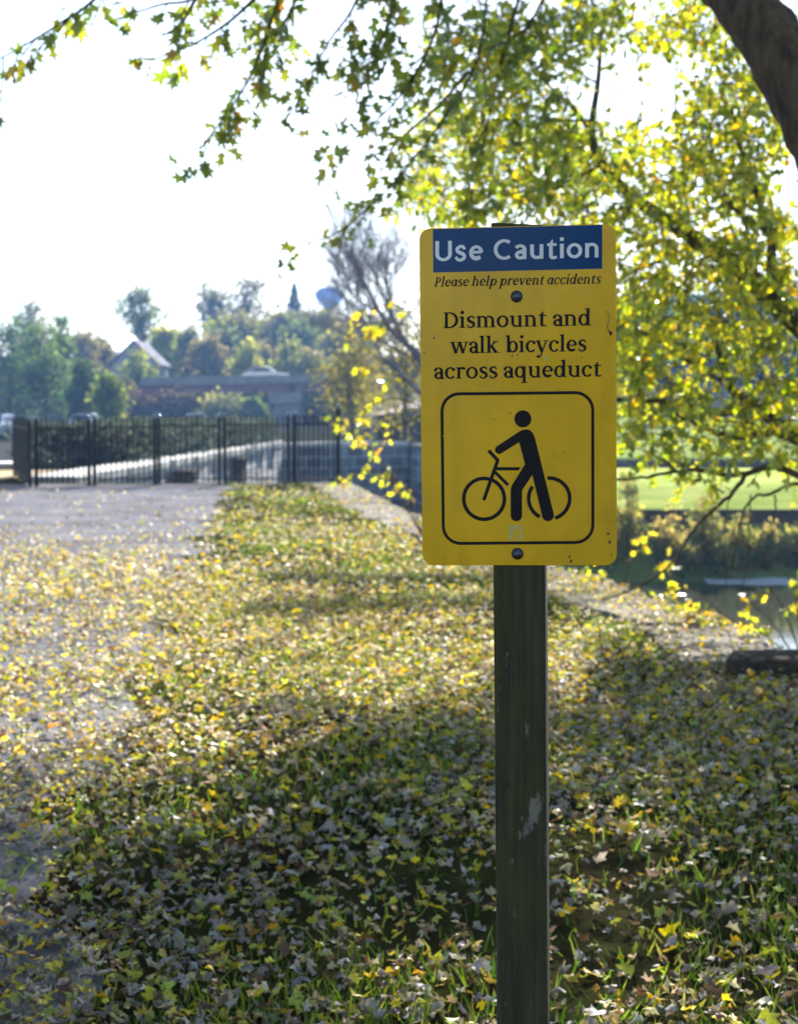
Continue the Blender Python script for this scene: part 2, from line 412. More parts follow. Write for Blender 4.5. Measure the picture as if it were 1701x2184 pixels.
zc = .0
def S(x, y):
    """sign zoom pixel -> (u, v) on the panel in metres from its centre"""
    ytop = 80 - 23 * (x - 62) / 1186
    t = (y - ytop) / (2130 - ytop); u = (x - (62 + 13*t)) / (1186 + 7*t)
    return ((u - .5) * SW, (.5 - t) * SH)
class Flat:
    """flat print on the panel face; every piece a hair above the last"""
    def __init__(s, base): s.mb = MB(); s.h = base; s.k = 0
    def poly(s, pts):
        h = s.h + s.k * 1.5e-6; s.k += 1
        uv = [S(*p) for p in pts]
        tr = tessellate_polygon([[Vector((u, v, 0)) for u, v in uv]])
        fs = []
        for t in tr:
            a, b, c = (uv[i] for i in t)
            cr = (b[0]-a[0])*(c[1]-a[1]) - (b[1]-a[1])*(c[0]-a[0])
            fs.append(tuple(t) if cr > 0 else tuple(t)[::-1])
        s.mb.add([(u, -h, v) for u, v in uv], fs)
    def stroke(s, pts, closed=False):
        h = s.h + s.k * 1.5e-6; s.k += 1
        n = len(pts); L = []; Rr = []
        for i, p in enumerate(pts):
            a = pts[(i-1) % n] if closed or i > 0 else pts[i]; b = pts[(i+1) % n] if closed or i < n-1 else pts[i]
            dx, dy = b[0]-a[0], b[1]-a[1]; d = math.hypot(dx, dy) or 1; nx, ny = -dy/d, dx/d; w = p[2]/2
            L.append(S(p[0]+nx*w, p[1]+ny*w)); Rr.append(S(p[0]-nx*w, p[1]-ny*w))
        vs = [(u, -h, v) for u, v in L] + [(u, -h, v) for u, v in Rr]; fs = []
        for i in range(n if closed else n-1):
            j = (i+1) % n; fs.append((i, j, n+j, n+i))
        (u0, v0), (u1, v1), (u2, v2) = L[0], L[1], Rr[0]
        if (u1-u0)*(v2-v0) - (v1-v0)*(u2-u0) < 0: fs = [f[::-1] for f in fs]
        s.mb.add(vs, fs)
    def disc(s, x, y, r, n=24): s.poly([(x + r*math.cos(2*math.pi*i/n), y + r*math.sin(2*math.pi*i/n)) for i in range(n)])
    def line(s, x0, y0, x1, y1, w, caps=(1, 1)):
        s.stroke([(x0, y0, w), (x1, y1, w)])
        if caps[0]: s.disc(x0, y0, w/2)
        if caps[1]: s.disc(x1, y1, w/2)

# ---- letter shapes drawn stroke by stroke (x-height 1)
def glyph(ch, st):
    T, t, SF = st['T'], st['t'], st['serif']; sl = .13 if SF else 0; sh = .075
    out = []
    def seg(x0, y0, x1, y1, w): out.append(('s', [(x0, y0, w), (x1, y1, w)]))
    def stem(x, y0, y1): seg(x, y0, x, y1, T)
    def foot(x, y, l=1, r=1):
        if SF: seg(x - (T/2+sl if l else T/2), y + sh/2, x + (T/2+sl if r else T/2), y + sh/2, sh)
    def flag(x, y):
        if SF: out.append(('p', [(x - T/2 + .01, y), (x - T/2 + .01, y - .15), (x - T/2 - sl, y - .09), (x - T/2 - sl, y - .045)]))
    def arc(cx, cy, rx, ry, a0, a1, wf=None, n=26):
        pts = []
        for i in range(n+1):
            k = i/n; a = R(a0 + (a1-a0)*k)
            w = wf(k) if wf else t + (T-t)*abs(math.cos(a))**1.3
            pts.append((cx + (rx-w/2)*math.cos(a), cy + (ry-w/2)*math.sin(a), w))
        out.append(('s', pts)); return pts[-1]
    def curve(pts): out.append(('s', [tuple(p) for p in catmull(pts, 5)]))
    def disc(x, y, r): out.append(('p', [(x+r*math.cos(2*math.pi*i/16), y+r*math.sin(2*math.pi*i/16)) for i in range(16)]))
    asc, cap, des = 1.5, 1.38, -.46
    h = T/2; x1 = sl + h
    def arch(xa, xb, top=1.0):
        arc((xa+xb)/2 , .60, (xb-xa)/2 + h, top + .015 - .60, 180, 0, lambda k: t*.85 + (T-t*.85)*max(0, (k-.25)/.75)**.9 if SF else t + (T-t)*abs(2*k-1))
    if ch == 'o': arc(.5, .5, .5, .52, 0, 360); adv = 1.0
    elif ch == 'e':
        seg(.1, .55, .82, .55, t*.95); arc(.48, .5, .46, .52, 5, 180); arc(.48, .5, .46, .52, 180, 318, lambda k: T*(1-k)**.6*1.0 + t*min(1, k*1.2) if k < 1 else t); adv = .92
    elif ch == 'c':
        e = arc(.48, .5, .47, .52, 45, 318)
        if SF: disc(.74, .80, T*.52)
        adv = .86
    elif ch == 'a' and st.get('ital'):
        arc(.42, .5, .42, .52, 0, 360); stem(.76, .05, .98); curve([(.76, .2, T), (.82, .03, t), (.98, .12, t*.7)]); adv = .95
    elif ch == 'a':
        stem(.66, .0, .68); arc(.38, .66, .28+h, .36, 0, 150); arc(.38, .29, .34, .31, 40, 320)
        seg(.4, .555, .66, .6, t*.9); seg(.42, .04, .66, .17, t*.9)
        if SF: disc(.14, .76, T*.5); curve([(.66, .12, T), (.74, .03, t), (.88, .08, t*.8)])
        adv = .84
    elif ch in 'dq':
        arc(.45, .5, .44, .52, 0, 360); x = .80
        if ch == 'd':
            stem(x, 0, asc); flag(x, asc)
            if SF: foot(x, 0, 0, 1)
        else: stem(x, des, 1.0); foot(x, des)
        adv = .96 + sl*.5
    elif ch in 'bp':
        x = x1 + .02; arc(x + .38, .5, .45, .52, 0, 360)
        if ch == 'b': stem(x, .0, asc); flag(x, asc)
        else: stem(x, des, .98); flag(x, 1.0); foot(x, des)
        adv = x + .83
    elif ch in 'nh':
        x2 = x1 + .60; stem(x1, 0, asc if ch == 'h' else 1.0); flag(x1, asc if ch == 'h' else 1.0); arch(x1, x2); stem(x2, 0, .6); foot(x1, 0); foot(x2, 0); adv = x2 + h + sl
    elif ch == 'm':
        x2 = x1 + .56; x3 = x2 + .56; stem(x1, 0, 1); flag(x1, 1); arch(x1, x2); arch(x2, x3); stem(x2, 0, .6); stem(x3, 0, .6)
        for x in (x1, x2, x3): foot(x, 0)
        adv = x3 + h + sl
    elif ch == 'r':
        stem(x1, 0, 1); flag(x1, 1); foot(x1, 0); arc(x1+.3, .60, .36, .42, 175, 70, lambda k: t*.85 + (T*.9-t*.85)*k); 
        if SF: disc(x1+.42, .88, T*.5)
        adv = x1 + .52
    elif ch == 'u':
        x2 = x1 + .60; stem(x1, .4, 1); arc((x1+x2)/2, .4, .30+h, .42, 180, 360, lambda k: T + (t-T)*min(1, k*1.6)); stem(x2, 0, 1); flag(x1, 1); flag(x2, 1); foot(x2, 0, 0, 1); adv = x2 + h + sl*.9
    elif ch == 'i': stem(x1, 0, 1); flag(x1, 1); foot(x1, 0); disc(x1, 1.34, T*.62) if SF else seg(x1, 1.2, x1, 1.44, T); adv = x1 + h + sl
    elif ch == 'l': stem(x1, 0, asc); flag(x1, asc); foot(x1, 0); adv = x1 + h + sl
    elif ch == 't':
        x = .3; stem(x, .3, 1.02); out.append(('p', [(x-h, .95), (x+h, .95), (x+h, 1.3), (x+h-.05, 1.3), (x-h, 1.02)])); seg(.06, .955, .66, .955, max(t*.9, .085))
        curve([(x, .34, T), (x+.01, .14, T*.95), (x+.14, .045, t*1.1), (x+.38, .1, t*.9)]); adv = .7
    elif ch == 's':
        curve([(.64, .76, t), (.56, .94, t), (.38, .965, t*1.1), (.17, .82, T*.85), (.22, .62, T), (.40, .51, T), (.58, .40, T), (.63, .21, T*.85), (.44, .045, t*1.1), (.22, .05, t), (.08, .25, t)])
        adv = .74
    elif ch == 'w':
        X = [.13, .46, .74, 1.07, 1.36]; ww = [T, t, T, t]
        for i in range(4): seg(X[i], 1.0 if i % 2 == 0 else .0, X[i+1], .0 if i % 2 == 0 else 1.0, ww[i]*1.04)
        for x in (X[0], X[2], X[4]): foot(x, 1-sh)
        adv = 1.5
    elif ch == 'v': seg(.13, 1, .47, 0, T*1.04); seg(.47, 0, .82, 1, t); foot(.13, 1-sh); foot(.82, 1-sh); adv = .95
    elif ch == 'y':
        seg(.13, 1, .50, .0, T*1.04); seg(.86, 1, .40, -.28, t); curve([(.44, -.18, t), (.34, -.40, t), (.2, -.42, t)]); disc(.16, -.38, T*.5); foot(.13, 1-sh); foot(.86, 1-sh); adv = 1.0
    elif ch == 'k':
        stem(x1, 0, asc); flag(x1, asc); foot(x1, 0); seg(x1, .40, x1+.56, .97, t); seg(x1+.2, .60, x1+.62, .02, T); foot(x1+.56, 1-sh); foot(x1+.66, 0); adv = x1 + .66 + h + sl
    elif ch == 'D':
        stem(x1+.04, 0, cap); foot(x1+.04, 0); foot(x1+.04, cap-sh); seg(x1, cap-t*.5, .62, cap-t*.5, t); seg(x1, t*.5, .62, t*.5, t); arc(.58, cap/2, .70, cap/2, -90, 90); adv = 1.3
    elif ch == 'P':
        stem(x1+.04, 0, cap); foot(x1+.04, 0); foot(x1+.04, cap-sh); cy = cap-.40; seg(x1, cap-t*.5, .5, cap-t*.5, t); seg(x1, cap-.8+t*.5, .5, cap-.8+t*.5, t); arc(.48, cy, .46, .40, -90, 90); adv = 1.0
    elif ch == 'U':
        x2 = x1 + .82; stem(x1, .45, cap); stem(x2, .45, cap); arc((x1+x2)/2, .46, .41+h, .48, 180, 360); adv = x2 + h
    elif ch == 'C': arc(.68, cap/2, .68, cap/2+.02, 52, 308); adv = 1.14
    else: adv = .4
    return out, adv
def lettering(text, st, x0, x1, base0, base1, xh, matl, h, gap=.1, space=.5):
    items = []; cx = 0
    for ch in text:
        if ch == ' ': cx += space; continue
        pr, adv = glyph(ch, st)
        for k, pts in pr: items.append((k, [((p[0] + cx + p[1]*st.get('shear', 0)), p[1], *p[2:]) for p in pts]))
        cx += adv + gap
    xsall = [p[0] for _, pts in items for p in pts]; a, b = min(xsall), max(xsall)
    sx = (x1 - x0) / (b - a); f = Flat(h)
    for k, pts in items:
        q = []
        for p in pts:
            X = x0 + (p[0]-a)*sx; B = base0 + (base1-base0)*(X-x0)/(x1-x0)
            q.append((X, B - p[1]*xh, *[w*(sx+xh)/2 for w in p[2:]]))
        f.poly(q) if k == 'p' else f.stroke(q)
    o = f.mb.build('lettering', matl, panel); o.location = (0, -PT, 0); return o

# panel: rounded thin sheet
PT = .0022
def rrect(w, h, r, n=8):
    pts = []
    for (cx, cy, a0) in ((w/2-r, h/2-r, 0), (-w/2+r, h/2-r, 90), (-w/2+r, -h/2+r, 180), (w/2-r, -h/2+r, 270)):
        for i in range(n+1):
            a = R(a0 + 90*i/n); pts.append((cx + r*math.cos(a), cy + r*math.sin(a)))
    return pts
out_ = rrect(SW, SH, .0175); N = len(out_)
mb = MB(); inn = rrect(SW-.0016, SH-.0016, .0168)
mb.add([(u, 0, v) for u, v in out_] + [(u, -PT*.65, v) for u, v in out_] + [(u, -PT, v) for u, v in inn],
       [tuple(range(N))] + [(i, (i+1) % N, N+(i+1) % N, N+i)[::-1] for i in range(N)] + [(N+i, N+(i+1) % N, 2*N+(i+1) % N, 2*N+i)[::-1] for i in range(N)] + [tuple(2*N+i for i in range(N))[::-1]])
panel = mb.build('panel', M_yellow, sign); panel.location = (0, 0, hc)
f = Flat(.00012); f.poly([(146, 84), (1168, 62), (1169, 326), (147, 346)])
hb = f.mb.build('header_band', M_header, panel); hb.location = (0, -PT, 0)
sans = dict(T=.25, t=.195, serif=False); ser = dict(T=.25, t=.125, serif=True); ita = dict(T=.25, t=.14, serif=True, ital=True, shear=.24)
lettering('Use Caution', sans, 172, 1135, 276, 258, 87, M_wtext, .00024, .17, .5)
lettering('Please help prevent accidents', ita, 152, 1160, 432, 415, 42, M_ital, .00012, .08, .42)
lettering('Dismount and', ser, 208, 1105, 683, 668, 70, M_ink, .00012, .06, .42)
lettering('walk bicycles', ser, 245, 1070, 836, 824, 70, M_ink, .00012, .06, .42)
lettering('across aqueduct', ser, 150, 1167, 991, 977, 70, M_ink, .00012, .06, .42)
# pictogram border
pts = []
for (cx, cy, a0) in ((1010, 1182, -90), (1014, 1882, 0), (312, 1888, 90), (306, 1188, 180)):
    for i in range(11):
        a = R(a0 + 9*i); pts.append((cx + 107*math.cos(a), cy + 107*math.sin(a), 19))
f = Flat(.00012); f.stroke(pts, True); o = f.mb.build('symbol_border', M_ink, panel); o.location = (0, -PT, 0)
f = Flat(.00012); f.disc(694, 1234, 52, 36)
body = [(715, 1297), (738, 1303), (755, 1320), (768, 1350)]
body += [(883, 1812)] + [(848 + 36*math.cos(R(a)), 1823 + 36*math.sin(R(a))) for a in range(0, 166, 15)]
body += [(752, 1576), (690, 1670)] + [(655 + 35*math.cos(R(a)), 1824 + 35*math.sin(R(a))) for a in range(0, 181, 15)]
body += [(620, 1662), (624, 1646), (632, 1632), (707, 1510), (671, 1376), (566, 1442)]
body += [(550 + 26*math.cos(R(a)), 1422 + 26*math.sin(R(a))) for a in range(75, 236, 20)] + [(672, 1311), (690, 1302)]
f.poly(body); o = f.mb.build('walking_figure', M_ink, panel); o.location = (0, -PT, 0)
f = Flat(.00012)
f.stroke([(457 + 125*math.cos(2*math.pi*i/48), 1722 + 125*math.sin(2*math.pi*i/48), 23) for i in range(48)], True)
f.stroke([(855 + 125*math.cos(R(a)), 1720 + 125*math.sin(R(a)), 23) for a in np.linspace(-95, 73, 30)])
f.stroke([(855 + 125*math.cos(R(a)), 1720 + 125*math.sin(R(a)), 23) for a in np.linspace(117, 216, 18)])
f.line(491, 1433, 541, 1486, 22); f.line(541, 1486, 458, 1722, 22)
f.stroke([(528, 1538, 20), (668, 1538, 20)]); f.poly([(668, 1528), (682, 1528), (669, 1548), (660, 1548)])
f.line(528, 1562, 605, 1638, 20, (1, 0))
o = f.mb.build('bicycle_symbol', M_ink, panel); o.location = (0, -PT, 0)
# wear: sticker residue, dark cocoons, chips
f = Flat(.00008); f.poly([(607, 1885), (690, 1880), (692, 1978), (668, 1978), (664, 1950), (684, 1908), (640, 1912), (636, 1976), (610, 1976)])
o = f.mb.build('sticker_residue', M_resid, panel); o.location = (0, -PT, 0)
f = Flat(.00014); f.stroke([tuple(p) for p in catmull([(1190, 580, 3), (1208, 600, 4), (1211, 640, 4), (1201, 672, 4), (1210, 700, 6), (1226, 726, 12)], 5)])
o = f.mb.build('dried_tendril', M_grime, panel); o.location = (0, -PT, 0)
def blot(name, m, spots, k):
    for x, y, r in spots:
        f = Flat(.00014); f.poly([(x + r*random.uniform(.5, 1.15)*math.cos(2*math.pi*i/9), y + k*r*random.uniform(.5, 1.15)*math.sin(2*math.pi*i/9)) for i in range(9)])
        o = f.mb.build(name, m, panel); o.location = (0, -PT, 0)
blot('grime_spot', M_grime, ((1222, 715, 10), (1215, 1935, 9), (1224, 1986, 10), (1236, 2060, 5), (980, 2076, 7), (990, 2104, 9), (152, 742, 6), (92, 830, 5), (630, 852, 6), (660, 846, 6), (876, 1460, 4), (940, 1438, 4), (518, 1235, 4), (616, 1198, 5), (1180, 1086, 4), (214, 2078, 4), (1050, 862, 4)), 1.5)
blot('paint_chip', M_resid, ((150, 728, 10), (208, 1340, 5), (504, 1098, 5), (84, 1722, 12), (470, 1180, 5), (835, 866, 15), (905, 600, 5), (310, 1300, 3)), 1)
for x, y in ((655, 492), (662, 2058)):
    u, v = S(x, y); mb = MB()
    mb.lathe([(.0094, 0), (.0093, .0009), (.0080, .0011), (.0079, .0024), (.0070, .0042), (.0052, .0054), (.0026, .0062), (.0005, .0064)], seg=24)
    b = mb.build('bolt', M_bolt, sign, smooth=True); b.location = (u, -PT - .0002, hc + v); b.rotation_euler = (math.pi/2, 0, 0)
# post
def post_mat():
    m, n, l, b = mat('old treated timber'); co = objco(n, l, (1, 1, .05)); c2 = objco(n, l); c3 = objco(n, l, (1, 1, .5))
    g = noise(n, l, 90, 6, co, .6); g2 = noise(n, l, 9, 5, c3); w = noise(n, l, 19, 8, c3, .66)
    r = ramp(n, l, g.outputs[0], [(.3, (.022, .019, .014)), (.5, (.045, .04, .026)), (.7, (.085, .072, .046))])
    gr = ramp(n, l, g2.outputs[0], [(.42, (0, 0, 0)), (.62, (.75, .75, .75))])
    mx = n.new('ShaderNodeMix'); mx.data_type = 'RGBA'; l.new(gr.outputs[0], mx.inputs[0]); l.new(r.outputs[0], mx.inputs[6]); mx.inputs[7].default_value = (.058, .062, .018, 1)
    wr = ramp(n, l, w.outputs[0], [(.588, (0, 0, 0)), (.64, (.55, .55, .55))])
    m2 = n.new('ShaderNodeMix'); m2.data_type = 'RGBA'; l.new(wr.outputs[0], m2.inputs[0]); l.new(mx.outputs[2], m2.inputs[6]); m2.inputs[7].default_value = (.3, .28, .24, 1)
    l.new(m2.outputs[2], b.inputs['Base Color']); b.inputs['Roughness'].default_value = .85; b.inputs['Specular IOR Level'].default_value = .25
    bump(n, l, b, g.outputs[0], .5, .004); return m
PW = .0815; mb = MB(); q = rrect(PW, PW, .006, 3); zt = hc + SH/2 + .004
nz = 40; M = len(q); vs = []
for k in range(nz+1):
    z = -.35 + (zt + .35)*k/nz
    for (u, v) in q: vs.append((u*(1+.006*math.sin(z*7+v*40)), v + PW/2 + .0008, z - (.003 if k == nz else 0)*math.sin(u*60)))
fs = [(k*M+i, k*M+(i+1) % M, (k+1)*M+(i+1) % M, (k+1)*M+i) for k in range(nz) for i in range(M)] + [tuple(nz*M+i for i in range(M))]
mb.add(vs, fs); mb.build('post', post_mat(), sign)
mb = MB(); mb.lathe([(.0042, 0), (.0042, .001)], seg=12); kn = mb.build('knot_hole', M_tyre, sign)
kn.location = (-.0195, -.0004, hc + .5 - .5*(1 + (1683-846)/722*SH*2) ); kn.rotation_euler = (math.pi/2, 0, 0)

# ------------------------------------------------------------------ leaves
def tmpl_maple():
    half = [(.08, .0), (.30, .10), (.13, .30), (.43, .68), (.12, .58)]
    mid = [(0, -.02), (0, .32), (0, .60), (0, 1.0)]
    v = mid + half + [(-x, y) for x, y in half]
    f = []
    for s, o in ((1, 4), (-1, 9)):
        a, b, c, d, e = range(o, o+5)
        for t in ((0, a, b), (0, b, c), (0, c, 1), (1, c, d), (1, d, e), (1, e, 2), (2, e, 3)): f.append(t if s > 0 else t[::-1])
    return np.array(v, float) - np.array([0, .4]), np.array(f)
def tmpl_oval():
    v = [(0, 0), (.16, .2), (.25, .5), (.16, .8), (0, 1), (-.16, .8), (-.25, .5), (-.16, .2)]
    f = [(0, 1, 7), (1, 2, 7), (2, 6, 7), (2, 3, 6), (3, 5, 6), (3, 4, 5)]
    return np.array(v, float) - np.array([0, .4]), np.array(f)
def tmpl_quad():
    v = [(0, -.5), (.42, -.05), (.05, .5), (-.38, .1)]
    return np.array(v, float), np.array([(0, 1, 2), (0, 2, 3)])
MAPLE, OVAL, QUAD = tmpl_maple(), tmpl_oval(), tmpl_quad()
def unit(a): return a / np.maximum(np.linalg.norm(a, axis=1, keepdims=True), 1e-9)
def leaves(name, parts, matl, parent=None, smooth=True, crumple=0.0):
    """parts: list of (template, pos, dir, normal, size, bendx, bendy, col) -> ONE mesh"""
    V = []; F = []; Cc = []; off = 0
    for (tv, tf), pos, d, nrm, size, bx, by, col in parts:
        N = len(pos)
        if N == 0: continue
        d = unit(d); x = unit(np.cross(d, nrm)); z = np.cross(x, d)
        X = np.broadcast_to(tv[:, 0], (N, len(tv))); Yy = np.broadcast_to(tv[:, 1], (N, len(tv)))
        kx = np.where(np.abs(bx) < 1e-3, 1e-3, bx)[:, None]; ky = np.where(np.abs(by) < 1e-3, 1e-3, by)[:, None]
        lx = np.sin(kx*X)/kx; lz = (1-np.cos(kx*X))/kx; ly = np.sin(ky*Yy)/ky; lz = lz + (1-np.cos(ky*Yy))/ky
        s = size[:, None]
        lz = lz + crumple*rng.normal(0, 1, lz.shape)
        w = pos[:, None, :] + (lx*s)[..., None]*x[:, None, :] + (ly*s)[..., None]*d[:, None, :] + (lz*s)[..., None]*z[:, None, :]
        V.append(w.reshape(-1, 3)); k = len(tv)
        F.append((tf[None] + (np.arange(N)*k)[:, None, None]).reshape(-1, 3) + off); off += N*k
        Cc.append(np.repeat(col, k, axis=0))
    V = np.concatenate(V); F = np.concatenate(F); Cc = np.concatenate(Cc)
    me = bpy.data.meshes.new(name); me.vertices.add(len(V)); me.vertices.foreach_set('co', V.astype(np.float32).ravel())
    me.loops.add(F.size); me.loops.foreach_set('vertex_index', F.astype(np.int32).ravel())
    me.polygons.add(len(F)); me.polygons.foreach_set('loop_start', np.arange(0, F.size, 3, dtype=np.int32))
    me.update(calc_edges=True)
    at = me.attributes.new('leaf_color', 'FLOAT_COLOR', 'POINT')
    at.data.foreach_set('color', np.concatenate([Cc, np.ones((len(Cc), 1))], 1).astype(np.float32).ravel())
    if smooth: me.shade_smooth()
    me.materials.append(matl)
    return link(bpy.data.objects.new(name, me), parent)
def pick(pal, w, N, var=.18):
    pal = np.array(pal); w = np.array(w, float); i = rng.choice(len(pal), N, p=w/w.sum())
    return np.clip(pal[i] * (1 + rng.normal(0, var, (N, 1))) * (1 + rng.normal(0, .06, (N, 3))), .004, .9)

# ---- fallen leaves: a carpet over grass and path
def edge_x(y): return np.interp(y, [p[1] for p in EDGE], [p[0] for p in EDGE])
def litter():
    parts = []
    def band(y0, y1, dens, size, tm, wt=(22, 12, 18, 13, 11, 7, 4, 12, 7)):
        A = 0.5*(.34*y0+.34*y1)*2*(y1-y0) + (y1-y0)*1.2
        N = int(A*dens); y = y0 + (y1-y0)*rng.random(N); hw = .34*y + .6; x = (rng.random(N)*2-1)*hw
        pe = -1.02 - .078*(y-4.5)
        onpath = x < pe
        # drifts and thin spots
        dr = .42 + .34*np.sin(x*1.3+y*.7) + .22*np.sin(x*2.9-y*1.9+1) + .2*np.sin(y*.9+x*.3)
        pr = np.clip(.40 + .9*dr, .22, 1.25)
        pr = np.where(onpath, pr*np.interp(y, [0, 8, 12, 17, 22, 34], [.75, .8, .85, .55, .14, .03]), pr*np.interp(y, [0, 14, 22, 36], [1, .85, .5, .3]))
        keep = (rng.random(N) < pr) & (x < np.where(y > 10, edge_x(y)-.1, 6))
        nearcop = (y > 10.6) & (x > edge_x(y)-.68); keep &= (~nearcop) | (rng.random(N) < .8)
        x, y, onpath, nc = x[keep], y[keep], onpath[keep], nearcop[keep]; N = len(x)
        z = .012 + .055*rng.random(N)**1.5 + np.where(onpath, 0, .006) + np.where(nc, .04, 0)
        yaw = rng.random(N)*2*np.pi; d = np.stack([np.cos(yaw), np.sin(yaw), rng.normal(0, .42, N)], 1)
        nr = np.stack([rng.normal(0, .6, N), rng.normal(0, .6, N), np.ones(N)*np.where(rng.random(N) < .5, 1, -1)], 1)
        sz = np.clip(rng.normal(size, size*.28, N), size*.45, size*1.7)
        pal = [(.31, .275, .255), (.18, .14, .115), (.5, .46, .43), (.12, .07, .04), (.58, .47, .012), (.68, .57, .03), (.5, .3, .03), (.38, .44, .05), (.44, .36, .2)]
        col = pick(pal, wt, N)
        fresh = (col[:, 0] > 3.2*col[:, 2])
        bx = np.where(fresh, rng.normal(.3, 1.6, N), rng.normal(0, 3.4, N)); by = np.where(fresh, rng.normal(.2, 1.0, N), rng.normal(0, 2.4, N))
        z += np.where(np.abs(by) > 1, .008, 0)
        pos = np.stack([x, y, z], 1); g = rng.random(N)
        for q, t_ in enumerate(tm):
            k = (g >= q/len(tm)) & (g < (q+1)/len(tm)); parts.append((t_, pos[k], d[k], nr[k], sz[k], bx[k], by[k], col[k]))
    hv = [(.1, 0), (.33, .08), (.19, .30), (.42, .60), (.19, .64)]
    LIT = (np.array([(0, -.02), (0, .32), (0, .60), (0, 1.0)] + hv + [(-x, y) for x, y in hv]) - np.array([0, .4]), MAPLE[1])
    def var(sx, sy, l=1.0, jit=.04):
        v = LIT[0].copy(); v[:, 0] = np.where(v[:, 0] < 0, v[:, 0]*sx*l, v[:, 0]*sx); v[:, 1] *= sy; return (v + rng.normal(0, jit, v.shape), LIT[1])
    A4 = [var(1, 1), var(1.05, .95, .35), var(.6, 1.1), var(.95, .65), var(1.1, 1), var(.45, 1.05, .8), var(.8, .9, 1.3), var(.7, .7, .5, .06), MAPLE]
    WF = (17, 8, 27, 8, 15, 10, 5, 17, 13)  # sunlit stretch: its glow is put into the colours as more yellow and tan
    band(3.0, 6.2, 1250, .043, A4); band(6.2, 8, 1150, .043, A4, (19, 10, 22, 10, 13, 8, 5, 14, 10)); band(8, 10, 1080, .044, A4, WF); band(10, 15, 900, .046, A4, WF)
    band(15, 23, 450, .052, [OVAL], WF); band(23, 36.3, 150, .058, [OVAL], WF)
    o = leaves('fallen_leaves', parts, M_litter, None, True, .06); tag(o, 'carpet of fallen yellow and brown maple leaves over the grass and path', 'leaf litter', kind='stuff')
litter()
def grass():
    N = 260000; y = 3.2 + 33*rng.random(N)**1.9; hw = .30*y + .5; x = (rng.random(N)*2-1)*hw
    pe = -1.02 - .078*(y-4.5) + .1*np.sin(y*1.7)
    patch = np.sin(x*2.1+y*.8)+np.sin(y*1.9-x*1.2)+np.sin(x*4.1+2)*.6
    keep = (x > pe + rng.normal(.1, .15, N)) & (x < np.where(y > 9.9, edge_x(y)-.75, 7)) & (rng.random(N) < np.clip(.35+.33*patch, .08, 1)*np.interp(y, [3, 7, 12], [.34, .6, 1]))
    x, y = x[keep], y[keep]; N = len(x)
    tv = np.array([(-.06, 0), (.06, 0), (.045, .5), (-.045, .5), (0, 1)], float); tf = np.array([(0, 1, 2), (0, 2, 3), (3, 2, 4)])
    lean = rng.normal(0, .45, (N, 2)); d = np.concatenate([lean, np.ones((N, 1))], 1)
    nr = np.concatenate([rng.normal(0, 1, (N, 2)), rng.normal(0, .2, (N, 1))], 1)
    col = pick([(.08, .17, .015), (.14, .23, .02), (.24, .29, .035), (.36, .33, .1)], [3, 5, 4, 2], N)
    h = np.clip(rng.normal(.055, .018, N), .02, .1)
    # narrow blades: x of the template is scaled with the height
    o = leaves('grass', [((tv, tf), np.stack([x, y, np.zeros(N)], 1), d, nr, h, rng.normal(0, .2, N), rng.normal(0, .7, N), col)], M_grass)
    tag(o, 'tufts of green grass poking through the fallen leaves beside the path', 'grass', kind='stuff')
grass()

